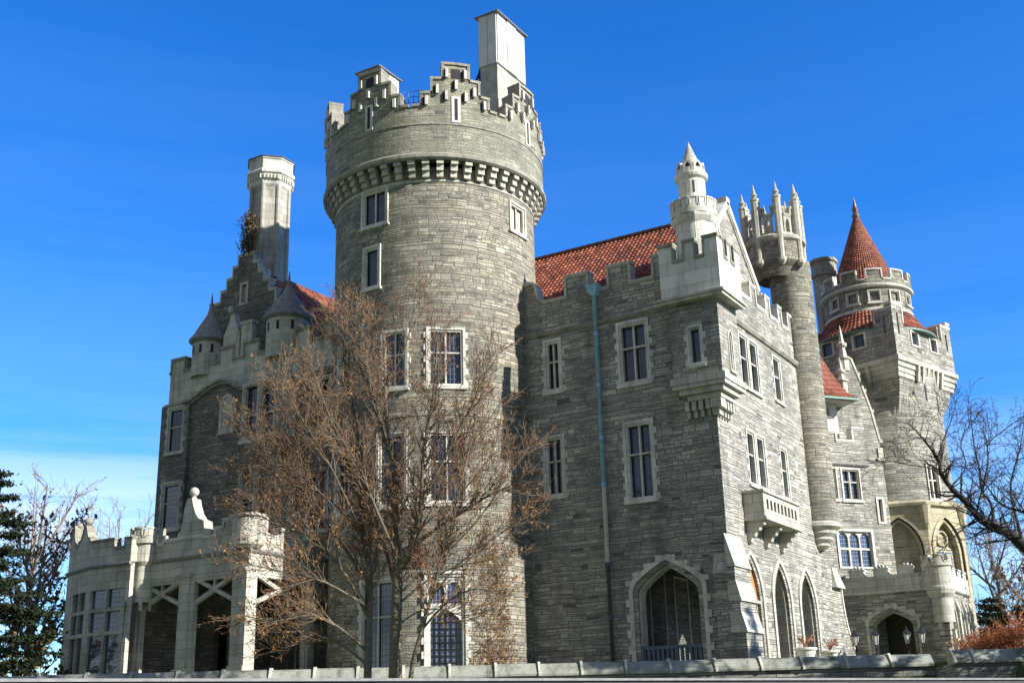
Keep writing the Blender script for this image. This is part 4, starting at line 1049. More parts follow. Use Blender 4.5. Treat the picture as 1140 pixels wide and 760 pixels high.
panel(mb, FD, rect(i0-.002, i1+.002, 8.3, 10.09), hs, .1, 0, -.08); wo = mb.build('window', M_trim, castle, 'wide window with three round-headed lights')
mb = MB(); mb.face([FD(i0, 8.3, -.17), FD(i1, 8.3, -.17), FD(i1, 10.09, -.17), FD(i0, 10.09, -.17)], rect(0, 2, 0, 1.8)); mb.build('pane', M_glass2, wo)
mb = MB(); string(mb, FD, -.5, 2.75, 13.35, .12, .16); mb.build('string_course', M_slate, castle)
battlement('parapet', FD, [(-1.5, 15.1), (.32, 15.1), (.32, 14.72), (.5, 14.72), (.5, 15.05), (1.0, 15.05), (1.0, 14.6), (2.0, 14.6), (2.0, 15.3), (2.67, 15.3)], 14.501, .35, M_rub, castle, M_trim)
mb = MB(); panel(mb, FD, rect(-1.0, 1.75, 14.6, 16.9), [rect(.8, 1.25, 16.15, 16.55)], .2, 0, -.7); mb.fbox(FD, 1.5, 1.75, 14.6, 16.9, -.9, -3)
aw = mb.build('attic_wall', M_white, castle)
window(frame(15.9-.62*-.7, .8+.785*.7, -38.3, -1), .74, 1.31, 16.1, 16.6, 1, None, None, M_trim, M_glass2, .09, False, castle)
# swept tile roof
RX, RY, _ = FD(.35, 0, -1.35)
prf = [(1.64, 16.85), (1.42, 17.05), (1.17, 17.5), (.88, 18.4), (.5, 19.8), (.05, 21.4)]
def sw_roof(mb, cx, cy, prf, ribs, rows, amp=.05, a0=0., a1=2*pi, sq=None):
    Ls = [0]
    for i in range(len(prf)-1): Ls.append(Ls[-1]+hypot(prf[i+1][0]-prf[i][0], prf[i+1][1]-prf[i][1]))
    def f(u, v):
        d = v*Ls[-1]; i = 0
        while i < len(prf)-2 and Ls[i+1] < d: i += 1
        k = (d-Ls[i])/(Ls[i+1]-Ls[i]); r = prf[i][0]+(prf[i+1][0]-prf[i][0])*k; z = prf[i][1]+(prf[i+1][1]-prf[i][1])*k
        a = a0+(a1-a0)*u
        if sq is not None:   # square plan: equal steps along the eave
            k4 = (u*4) % 1; a = sq-pi/4+pi/2*int(min(3, u*4)) + pi/4+math.atan(2*k4-1) if u < 1 else sq-pi/4; dq = ((a-sq+pi/4) % (pi/2))-pi/4; r = r/cos(dq)
        dr, dz = prf[i+1][0]-prf[i][0], prf[i+1][1]-prf[i][1]; L = hypot(dr, dz)
        if sq is not None:
            nx_, ny_ = cos(sq), sin(sq); ox, oy = r*cos(a), r*sin(a); cn = ox*nx_+oy*ny_; ct = (-ox*ny_+oy*nx_)*1.27
            return (cx+cn*nx_-ct*ny_, cy+cn*ny_+ct*nx_, z), Vector((dz/L*cos(a), dz/L*sin(a), -dr/L))*min(1, r/prf[0][0])
        return (cx+r*cos(a), cy+r*sin(a), z), Vector((dz/L*cos(a), dz/L*sin(a), -dr/L))*min(1, r/prf[0][0]*1.3)
    tiled(mb, f, amp, 1, ribs, rows)
mb = MB(); sw_roof(mb, RX, RY, prf, 64, 16, .045, sq=radians(-128.3)); mb.build('roof', M_tile, castle, 'small swept red tiled roof beside the stair turret')
mb = MB(); mb.fbox(FD, .3-2.14, .3+2.14, 16.75, 16.86, -1.35+1.7, -1.35-1.7); mb.build('eave', M_eave, castle)
mb = MB(); mb.fbox(FD, .3-1.95, .3+1.95, 16.72, 16.748, -1.35+1.5, -1.35-1.5); mb.build('soffit', M_concr, castle)
# steep gable with pinnacles beside it
FH = frame(18.9, -.12, -38.3, -1)
mb = MB(); panel(mb, FH, [(-2.5, ZT), (1.68, ZT), (1.66, 12.4), (1.6, 15.0), (1.3, 16.6), (.98, 17.7), (.7, 18.6), (.38, 19.55), (-.15, 19.6), (-.4, 18.5), (-1.0, 17.2), (-2.5, 16)], [rect(1.0, 1.3, 10.8, 12.0)], .5, su=5)
gb = mb.build('gable', M_rub, castle)
mb = MB()
for a, b in (((.42, 19.5), (.74, 18.6)), ((.74, 18.6), (1.02, 17.7)), ((1.02, 17.7), (1.34, 16.6)), ((1.34, 16.6), (1.64, 15.0))):
    bar(mb, FH, a, b, .12, .04, -.5, 2); mb.fbox(FH, b[0]-.02, b[0]+.14, b[1]-.02, b[1]+.16, .03, -.3, 2)
mb.fbox(FH, 1.3, 1.75, 14.0, 14.15, .08, -.4, 2); mb.fbox(FH, 1.4, 1.7, 14.15, 14.7, .07, -.4, 2)
ring_band(mb, FH, rect(.9, 1.4, 10.7, 12.1), rect(1.03, 1.27, 10.82, 11.98), .05, -.2); mb.fbox(FH, 1.02, 1.28, 10.8, 12, -.14, -.2, 1)
mb.build('coping', [M_trim, M_glass, M_lime], gb)
def pinn(x, y, z0, h, r, par=castle):
    mb = MB(); mb.lathe(x, y, [(r, z0-.6), (r, z0), (r*1.35, z0+.06), (r*1.35, z0+.14), (r*.8, z0+.2), (r*.5, z0+h*.35), (r*.9, z0+h*.4), (r*.95, z0+h*.47), (r*.5, z0+h*.52), (r*.1, z0+h*.96), (.001, z0+h)], 8, o8, o8+2*pi); return mb.build('pinnacle', M_trim, par)
x, y, _ = FH(.1, 0, -.2); pinn(x, y, 19.4, 2.0, .28)
x, y, _ = FH(-.5, 0, .25); pinn(x, y, 18.0, 1.4, .26)

# ================================================================== far round tower with a cone roof
FX, FY = 23.65, -.55
mb = MB(); RO = 3.57; vs = [219+45*k for k in range(8)]
ring_ = [(FX+RO*cos(radians(a)), FY+RO*sin(radians(a))) for a in vs]
om = MB(); dk = MB()
for i in range(8):
    p, q = ring_[i], ring_[(i+1) % 8]; L = hypot(q[0]-p[0], q[1]-p[1]); fr = frame(p[0], p[1], degrees(atan2(q[1]-p[1], q[0]-p[0])), -1)
    ao_ = arch(.28, L-.28, 7.2, 9.3, 11.05)
    panel(mb, fr, rect(0, L, ZT, 11.6), [ao_], .5)
    ring_band(om, fr, inset(ao_, -.12, 0), ao_, .06, -.1)
    i_ = inset(ao_, .22, 0); ring_band(om, fr, inset(ao_, .08, 0), i_, -.06, -.4)
    c = L/2
    for q_ in tessellate_polygon([[Vector((p_[0], p_[1], 0)) for p_ in i_]]): om.face([fr(i_[k][0], i_[k][1], -.42) for k in q_])
    ci_ = [(c+.42*cos(t), 10.0+.42*sin(t)) for t in [2*pi*k/16 for k in range(16)]]; ring_band(om, fr, ci_, [(c+(s-c)*.82, 10+(z-10)*.82) for s, z in ci_], -.3, -.42)
    om.fbox(fr, .5, L-.5, 9.45, 9.53, -.36, -.42)
    if i in (0, 2, 4):
        om.fbox(fr, c-.6, c+.6, 7.3, 9.4, -.3, -.415)
        for a in (-.5, .04):
            for z0, z1 in ((7.4, 8.35), (8.45, 9.3)): dk.fbox(fr, c+a, c+a+.46, z0, z1, -.28, -.29)
ft = mb.build('round_tower', M_yel, castle, 'far round tower with a red cone roof and square upper storey')
om.build('blind_arch', M_yel, ft); dk.build('pane', M_glass2, ft)
mb = MB(); mb.lathe(FX, FY, [(3.55, 11.5), (3.75, 11.6), (3.78, 11.75), (3.5, 11.9), (3.2, 11.95)], 8, radians(219), radians(219)+2*pi)
for a in vs:
    mb.lathe(FX+3.5*cos(radians(a)), FY+3.5*sin(radians(a)), [(.05, 10.3), (.22, 10.7), (.3, 11.3), (.34, 11.62)], 8)
mb.build('cornice', M_yel, ft)
mb = MB(); ringwall(mb, FX, FY, 3.2, 11.9, [(i*6, i*6+6, 19.2) for i in range(60)], [(-129+360, -118+360, 12.05, 13.8)], .3, inner=False); mb.build('tower_wall', M_rub, ft)
window(frameT(FX, FY, 3.2, -123.5), -.42, .42, 11.95, 13.9, 2, .55, None, M_trim, M_glass2, .12, False, castle)
mb = MB()
for a, z in ((-133, 18.0), (-118, 17.75), (-99, 17.3), (-156, 18.7), (-166, 18.9)): mb.fbox(frameT(FX, FY, 3.2, a), -.07, .07, z-.45, z+.45, .015, -.02)
mb.build_each('slit', M_dark, ft)
# flaring corner brackets and the square storey
cs_ = [209+90*k for k in range(4)]
def sqr(th, R): 
    d = ((th-209+45) % 90)-45; return max(3.21, R*cos(radians(45))/cos(radians(45-abs(d))))
mb = MB(); lv = [(16.4, 3.2), (17.0, 3.45), (17.7, 3.85), (18.4, 4.15)]
for (za, Ra), (zb_, Rb) in zip(lv, lv[1:]):
    for i in range(120):
        a, b = i*3, i*3+3
        P = lambda t, R, z: (FX+sqr(t, R)*cos(radians(t)), FY+sqr(t, R)*sin(radians(t)), z)
        mb.face([P(a, Ra, za), P(b, Ra, za), P(b, Rb, zb_), P(a, Rb, zb_)], [(a*.06, za), (b*.06, za), (b*.06, zb_), (a*.06, zb_)])
mb.build('bracket', M_rub, ft)
mb = MB()
for R, z0, z1 in ((4.2, 18.35, 18.58), (4.28, 18.62, 18.86), (4.4, 18.9, 19.14), (4.55, 19.18, 19.42)):
    mb.lathe(FX, FY, [(R-.15, z0-.05), (R, z0), (R, z1), (R-.15, z1+.02)], 4, radians(209), radians(209)+2*pi)
for k in range(4):
    a = radians(cs_[k]); b = radians(cs_[k]+90); p = Vector((FX+4.3*cos(a), FY+4.3*sin(a))); q = Vector((FX+4.3*cos(b), FY+4.3*sin(b))); fr = frame(p.x, p.y, degrees(atan2(q.y-p.y, q.x-p.x)), -1)
    for j in range(6):
        s = 1.85+j*.5
        mb.hexa([fr(s-.09, 18.3, .0), fr(s+.09, 18.3, .0), fr(s+.09, 18.3, .09), fr(s-.09, 18.3, .09), fr(s-.09, 19.2, .0), fr(s+.09, 19.2, .0), fr(s+.09, 19.2, .24), fr(s-.09, 19.2, .24)])
mb.build('corbel_table', M_lime, ft)
tms = []; mb = MB(); dk = MB(); R4 = 4.4; Ls = R4*sqrt(2)
for k in range(4):
    a = radians(cs_[k]); b = radians(cs_[k]+90); p = (FX+R4*cos(a), FY+R4*sin(a)); q = (FX+R4*cos(b), FY+R4*sin(b)); fr = frame(p[0], p[1], degrees(atan2(q[1]-p[1], q[0]-p[0])), -1)
    wins = [(1.75, 2.45), (3.75, 4.45)]
    panel(mb, fr, [(.001, 19.4), (Ls-.001, 19.4), (Ls-.001, 22.1), (Ls-1.05, 22.1), (Ls-1.05, 21.2), (1.05, 21.2), (1.05, 22.35), (.001, 22.35)], [rect(w0, w1, 20.35, 21.1) for w0, w1 in wins] + [rect(.42, .6, 20.7, 21.9), rect(Ls-.6, Ls-.42, 20.7, 21.7)], .4, su=k*7.7)
    for w0, w1 in wins:
        wm = MB(); ring_band(wm, fr, rect(w0-.1, w1+.1, 20.25, 21.18), rect(w0+.02, w1-.02, 20.36, 21.08), .04, -.2); wm.fbox(fr, w0, w1, 20.35, 21.1, -.16, -.2, 1); wm.build('window', [M_trim, M_glass], castle)
    for s0 in (.42, Ls-.6): dk.fbox(fr, s0, s0+.18, 20.7, 21.9 if s0 < 1 else 21.7, -.2, -.25)
    tm = MB(); coping(tm, fr, [(.001, 22.35), (1.05, 22.35), (1.05, 21.3)], .4, 0, .1, .05); tms.append(tm); tm = MB(); tms.append(tm); coping(tm, fr, [(Ls-1.05, 21.3), (Ls-1.05, 22.1), (Ls-.001, 22.1)], .4, 0, .1, .045)
us = mb.build('upper_storey', M_rub, castle); [t_.build('coping', M_trim, us) for t_ in tms]; dk.build_each('slit', M_glass, us)
for k in range(4):
    a = radians(cs_[k]); c = (FX+(R4-.95)*cos(a), FY+(R4-.95)*sin(a)); mb = MB(); mb.lathe(c[0], c[1], [(.80, 20.6), (.80, 22.05)], 4, a, a+2*pi); mb.lathe(c[0], c[1], [(.8, 22.05), (.01, 22.06)], 4, a, a+2*pi); mb.build('pier', M_rub, us)
mb = MB(); sw_roof(mb, FX, FY, [(3.42, 21.28), (2.9, 21.75), (2.36, 22.7)], 84, 7, .05); mb.build('roof', M_tile, castle, 'red tiled skirt roof around the drum')
mb = MB(); mb.lathe(FX, FY, [(3.0, 21.2), (3.4, 21.18), (3.46, 21.2), (3.46, 21.3), (3.3, 21.32)], 72); mb.build('eave', M_eave, castle)
mb = MB(); dh = [(146, 23.2), (175, 23.2), (204, 23.2), (233, 23.2), (262, 23.2)]
ringwall(mb, FX, FY, 2.38, 22.2, [(i*6, i*6+6, 24.15) for i in range(60)], [(a-7, a+7, z+.02, z+.58) for a, z in dh], .3, inner=False)
dr = mb.build('drum', M_rubT, castle)
for a, z in dh: window(frameT(FX, FY, 2.38, a), -.36, .36, z-.08, z+.66, 1, None, None, M_trim, M_dark, .12, False, castle, depth=.2)
cols = []
for k in range(11):
    w_ = 360/11; cols += [(k*w_, k*w_+w_*.6, 25.0), (k*w_+w_*.6, k*w_+w_, 24.42)]
mb = MB(); ringwall(mb, FX, FY, 2.48, 24.1, cols, (), .22, base=True); ba = mb.build('battlement', M_rubT, dr)
mb = MB(); ringcope(mb, FX, FY, 2.48, cols, .22, .09, .05); mb.lathe(FX, FY, [(2.38, 24.0), (2.55, 24.06), (2.58, 24.16), (2.48, 24.22)], 64)
mb.lathe(FX, FY, [(2.38, 22.62), (2.44, 22.66), (2.44, 22.78), (2.38, 22.82)], 64); mb.build('coping', M_trim, ba)
mb = MB(); sw_roof(mb, FX, FY, [(2.0, 24.2), (1.72, 24.9), (.9, 27.15), (.13, 29.3)], 64, 30, .035); mb.build('cone_roof', M_tile, castle, 'tall red tiled cone roof')
mb = MB(); mb.lathe(FX, FY, [(.2, 29.15), (.24, 29.3), (.2, 29.42), (.13, 29.5), (.19, 29.75), (.12, 29.9), (.02, 30.5), (.001, 30.55)], 10); mb.build('finial', simple('copper finial', (.16, .10, .07), .5, .4), castle)
# plain octagonal chimney behind the drum
cx, cy = CAM.x+68*cos(radians(15.05)), CAM.y+68*sin(radians(15.05))
mb = MB(); mb.lathe(cx, cy, [(.72, 18), (.72, 26.5)], 8, o8, o8+2*pi); kc = mb.build('chimney', M_grey, castle)
mb = MB(); mb.lathe(cx, cy, [(.7, 26.2), (.82, 26.3), (.82, 26.5), (.74, 26.55), (.74, 27.1), (.84, 27.16), (.84, 27.35), (.5, 27.4)], 8, o8, o8+2*pi); mb.build('cornice', M_grey, kc)

# ================================================================== entrance porch below it
FO = frame(16, 0, 90, 1); FR = frame(0, -4.2, 0, -1)
pa = arch(-2.62, -.72, ZT+.01, 5.35, 6.05, 8, 'tudor')
mb = MB(); panel(mb, FO, rect(-4.2, 1.0, ZT, 6.95), [pa], .5)
sa = [arch(16.9, 17.6, ZT+.01, 5.3, 6.3), arch(18.5, 19.2, ZT+.01, 5.3, 6.3), arch(20.0, 20.7, ZT+.01, 5.3, 6.3)]
panel(mb, FR, rect(16.5, 21.6, ZT, 6.95), sa, .5, su=4); mb.build('porch_wall', M_rub, castle)
mb = MB(); ao = arch_frame(mb, FO, inset(pa, .05, 0), (.1, .1, .16))
for i in range(3, len(ao)):
    if i % 2: mb.fbox(FO, ao[i][0]-.13, ao[i][0]+.13, ao[i][1]-.05, ao[i][1]+.1, .05, -.05)
for op in sa: arch_frame(mb, FR, inset(op, .04, 0), (.1, .12))
for x in (16.5, 18.05, 19.6, 21.2):
    mb.fbox(FR, x-.16, x+.16, ZT, 6.0, .16, -.1); mb.hexa([FR(x-.2, 6.0, .2), FR(x+.2, 6.0, .2), FR(x+.2, 6.0, -.1), FR(x-.2, 6.0, -.1), FR(x-.16, 6.6, .02), FR(x+.16, 6.6, .02), FR(x+.16, 6.6, -.1), FR(x-.16, 6.6, -.1)])
    mb.fbox(FR, x-.22, x+.22, 4.4, 4.7, .24, -.05); mb.fbox(FR, x-.22, x+.22, ZT, 3.7, .26, -.05)
mb.build('arch_surround', M_lime, castle)
mb = MB(); panel(mb, FO, rect(-3.9, 1.0, 7.0, 7.72), (), .45, d=.04); panel(mb, FR, rect(16.2, 21.6, 7.0, 7.72), (), .4, d=.04)
po = mb.build('parapet', M_lime, castle)
mb = MB(); string(mb, FO, -4.1, 1.0, 6.9, .14, .12); string(mb, FR, 16.2, 21.6, 6.9, .14, .12)
pc = [(-3.9, 8.0), (-3.3, 8.0), (-3.3, 7.73), (-2.9, 7.73), (-2.9, 8.0), (-2.2, 8.0), (-2.2, 7.73), (-1.75, 7.73), (-1.75, 8.0), (-1.05, 8.0), (-1.05, 7.73), (-.6, 7.73), (-.6, 8.0), (.1, 8.0), (.1, 7.73), (1.0, 7.73)]
for i in range(0, len(pc)-1, 4):
    a, b = pc[i][0], pc[i+1][0]
    mb.fbox(FO, a, b, 7.722, 8.0, .04, -.38)
    for k in range(4): s = a+(b-a)*(k+.5)/4; mb.fbox(FO, s-.05, s+.05, 8.07, 8.17+.06*(k in (1, 2)), .0, -.2)
    mb.fbox(FO, a-.04, b+.04, 8.0, 8.07, .08, -.42)
for k in range(4):
    a = 16.9+k*1.2; mb.fbox(FR, a, a+.7, 7.722, 8.0, .04, -.36); mb.fbox(FR, a-.04, a+.74, 8.0, 8.07, .08, -.4)
mb.build('coping', M_trim, po)
mb = MB(); mb.lathe(16.3, -3.95, [(.12, 5.7), (.3, 5.95), (.32, 6.1), (.46, 6.3), (.48, 6.5), (.62, 6.7), (.66, 6.9), (.66, 7.0), (.6, 7.05), (.6, 7.9), (.68, 7.95), (.68, 8.02)], 24)
cols = [(k*60, k*60+38, 8.4) if e == 0 else (k*60+38, k*60+60, 8.1) for k in range(6) for e in (0, 1)]
ringwall(mb, 16.3, -3.95, .66, 8.02, cols, (), .18); ringcope(mb, 16.3, -3.95, .66, cols, .18, .06, .03); mb.build('bartizan', M_lime, castle)
mb = MB(); mb.box(16.1, 21.5, -4.1, 1.2, 6.8, 7.0); mb.build('porch_roof', M_dark, castle)
mb = MB(); mb.box(18.6, 18.9, -3.7, 1.0, ZT, 6.8); mb.box(21.3, 21.6, -4.1, 1, ZT, 6.9); mb.build('porch_inner_wall', M_rubD, castle)
mb = MB(); Fd = frame(18.58, 0, 90, 1)
for a in (-2.5, -1.62):
    mb.fbox(Fd, a, a+.86, ZT+.1, 5.6, .03, 0)
    for j in range(4): mb.fbox(Fd, a+.06+j*.2, a+.2+j*.2, ZT+.2, 5.5, .05, .03)
mb.build('door', simple('dark oak', (.10, .07, .045), .6), castle)

# ================================================================== terrace wall
M_wallst = rubble('terrace wall stone', .2, .35, .9, [(.26, .26, .24), (.34, .335, .30), (.42, .41, .36), (.22, .22, .21)], (.2, .2, .185), .8, .97)
tw = empty('terrace_wall', (0, 0, 0)); tag(tw, 'low stone retaining wall with sloping weathered coping slabs in front of the castle', 'wall')
def wall_run(x0, y0, x1, y1, zt, endr=False):
    L = hypot(x1-x0, y1-y0); fr = frame(x0, y0, degrees(atan2(y1-y0, x1-x0)), 1)
    mb = MB(); mb.fbox(fr, 0, L, 0, zt-.42, 0, -.45); mb.build('wall_body', M_wallst, tw)
    s = 0; rnd = random.Random(5)
    while s < L-.05:
        e = min(L, s+1.45+rnd.random()*.15); j = rnd.uniform(-.012, .012)
        q = [(.06, zt-.44), (.12, zt-.42), (.12, zt-.35), (-.12, zt-.06), (-.22, zt), (-.5, zt)]
        mb = MB(); a, b = s+.05, e-.05
        for i in range(len(q)-1):
            (d0, z0), (d1, z1) = q[i], q[i+1]; mb.face([fr(a, z0+j, d0), fr(b, z0+j, d0), fr(b, z1+j, d1), fr(a, z1+j, d1)])
        for t in (a, b): mb.face([fr(t, z+j, d) for d, z in q] + [fr(t, zt-.44+j, -.5)])
        mb.face([fr(a, zt+j, -.5), fr(b, zt+j, -.5), fr(b, zt-.45+j, -.5), fr(a, zt-.45+j, -.5)])
        mb.build('coping_slab', M_cop, tw)
        mb = MB(); q2 = [(.04, zt-.45), (.17, zt-.42), (.17, zt-.33), (-.05, zt-.03), (-.14, zt+.06), (-.3, zt+.06), (-.5, zt+.03), (-.5, zt-.45)]
        P0 = [fr(e-.045, z, d) for d, z in q2]; P1 = [fr(e+.045, z, d) for d, z in q2]
        mb.face(P0); mb.face(P1)
        for i in range(len(q2)): k = (i+1) % len(q2); mb.face([P0[i], P0[k], P1[k], P1[i]])
        mb.build('joint_stone', M_lime, tw); s = e
wall_run(2.55, -6.25, -15.95, 20.35, 3.47)
wall_run(.95, -9.35, -.15, -7.45, 3.44)
mb = MB(); fr = frame(.95, -9.35, 120, 1); mb.fbox(fr, -.5, .02, 0, 3.0, .06, -.6); mb.build('end_pier', M_wallst, tw)
mb = MB(); mb.hexa([fr(-.6, 2.98, .14), fr(.06, 2.98, .14), fr(.06, 2.98, -.7), fr(-.6, 2.98, -.7), fr(-.25, 3.46, -.1), fr(.04, 3.46, -.1), fr(.04, 3.46, -.6), fr(-.25, 3.46, -.6)]); mb.build('coping_slab', M_cop, tw)
mb = MB(); mb.hexa([(-.1, -7.5, 0), (.35, -7.2, 0), (2.9, -6.1, 0), (2.5, -6.5, 0), (-.1, -7.5, 3.0), (.35, -7.2, 3.0), (2.9, -6.1, 3.0), (2.5, -6.5, 3.0)]); mb.build('wall_body', M_wallst, tw)
# smooth boundary wall close to the camera
lw = empty('boundary_wall'); tag(lw, 'smooth dark garden wall with a thin light coping along the bottom of the view', 'wall')
ax, ay = -35.14, -7.44; bx_, by_ = -21.78, -12.79; ln = hypot(bx_-ax, by_-ay); fr = frame(ax, ay, degrees(atan2(by_-ay, bx_-ax)), -1)
mb = MB(); mb.fbox(fr, -12, ln+10, 0, 1.992, 0, -.3); mb.build('wall_body', simple('dark painted concrete', (.06, .055, .055), .7), lw)
mb = MB(); mb.fbox(fr, -12, ln+10, 1.993, 2.018, .03, -.33); mb.build('coping', simple('light coping', (.22, .215, .21), .7), lw)

# ================================================================== trees
RT = Vector((.52, -.854, 0)); FT = Vector((.854, .52, 0))
def grow(rnd, mb, lf, p, d, L, r, lvl, spec, nrm=None):
    """one branch and its offshoots"""
    n = (6, 5, 4, 2)[min(lvl, 3)]; pts = [p]; rad = [r]; q = p.copy(); dd = d.normalized()
    for i in range(n):
        dd = (dd + Vector((rnd.gauss(0, 1), rnd.gauss(0, 1), rnd.gauss(0, .8)))*spec['wob'] + Vector((0, 0, spec['up']))).normalized()
        q = q + dd*(L/n); pts.append(q.copy()); rad.append(max(spec['rmin'], r*(1-.8*(i+1)/n)))
    mb.tube(pts, rad, (7, 5, 4, 3)[min(lvl, 3)], 0 if lvl < 2 else 1, cap=False)
    if lvl < spec['depth']:
        m = max(2, int(L/spec['gap'][min(lvl, len(spec['gap'])-1)]))
        for k in range(m):
            t = .18+.82*(k+rnd.random())/m; f = t*n; i = min(n-1, int(f)); a = pts[i].lerp(pts[i+1], f-i); ax = (pts[i+1]-pts[i]).normalized()
            side = ax.cross(Vector((rnd.gauss(0, 1), rnd.gauss(0, 1), rnd.gauss(0, 1)))).normalized(); an = radians(rnd.uniform(*spec['ang']))
            nd = ax*cos(an)+side*sin(an); nd.z += spec['lift']
            grow(rnd, mb, lf, a, nd, L*rnd.uniform(*spec['len'])*(1-.35*t), max(spec['rmin'], rad[i]*.55), lvl+1, spec)
    if lf is not None and lvl >= spec['leaf_lvl']:
        for k in range(spec['leaves']):
            if rnd.random() < spec['leafp'](pts[-1]):
                t = rnd.random(); i = min(n-1, int(t*n)); c = pts[i].lerp(pts[i+1], t*n-i) + Vector((rnd.gauss(0, .03), rnd.gauss(0, .03), rnd.gauss(0, .03)-.03))
                leaf(rnd, lf, c, rnd.uniform(*spec['lsz']))
def leaf(rnd, lf, c, s, m=0):
    a = Vector((rnd.gauss(0, 1), rnd.gauss(0, 1), rnd.gauss(0, 1))).normalized(); b = a.orthogonal().normalized(); b = (Matrix.Rotation(rnd.random()*6.28, 3, a) @ b)
    e = a.cross(b)
    lf.indexed([c-b*s, c+e*s*.45+a*s*.12, c+b*s, c-e*s*.45+a*s*.12], [(0, 1, 2, 3)], None, m, False)
def limb(mb, base, pts, r0, r1, rnd, lvl=0):
    P = [base + RT*a + FT*b + Vector((0, 0, z)) for a, b, z in pts]; n = len(P)
    # smooth by subdividing with a little jitter
    Q = []; 
    for i in range(n-1):
        p0 = P[max(i-1, 0)]; p1, p2 = P[i], P[i+1]; p3 = P[min(i+2, n-1)]
        for k in range(4):
            t = k/4; Q.append(.5*((2*p1)+(p2-p0)*t+(2*p0-5*p1+4*p2-p3)*t*t+(3*p1-p0-3*p2+p3)*t*t*t))
    Q.append(P[-1]); R_ = [r0+(r1-r0)*(i/(len(Q)-1))**.8 for i in range(len(Q))]
    mb.tube(Q, R_, 9, 0, cap=False); return Q, R_
def limbs_tree(name, base, limbs, spec, label, cat, mats, leafmat_, seed, group=None):
    rnd = random.Random(seed); root = empty(name, (base.x, base.y, 0)); tag(root, label, cat, group)
    tr = MB(); tw_ = MB(); lf = MB() if leafmat_ else None
    for pts, r0, r1, dens in limbs:
        Q, R_ = limb(tr, base, pts, r0, r1, rnd)
        n = len(Q); Ltot = sum((Q[i+1]-Q[i]).length for i in range(n-1)); m = int(Ltot/spec['lgap']*dens)
        for k in range(m):
            t = spec['t0']+(1-spec['t0'])*(k+rnd.random())/m; f = t*(n-1); i = min(n-2, int(f)); a = Q[i].lerp(Q[i+1], f-i); ax = (Q[i+1]-Q[i]).normalized()
            side = ax.cross(Vector((rnd.gauss(0, 1), rnd.gauss(0, 1), rnd.gauss(0, 1)))).normalized(); an = radians(rnd.uniform(*spec['ang']))
            nd = ax*cos(an)+side*sin(an); nd.z += spec['lift']
            grow(rnd, tw_, lf, a, nd, spec['L1']*rnd.uniform(.55, 1.15)*(1-.45*t), min(R_[i]*.5, .028), 1, spec)
    off = Vector((-base.x, -base.y, 0))
    for b_, nm, mt in ((tr, 'trunk', mats), (tw_, 'branches', mats)):
        o = b_.build(nm, mt, root); o.location = off
    if lf:
        o = lf.build('leaves', leafmat_, root); o.location = off
    return root
M_twig = simple('brown twigs', (.235, .14, .078), .85, 0, .35, 6)
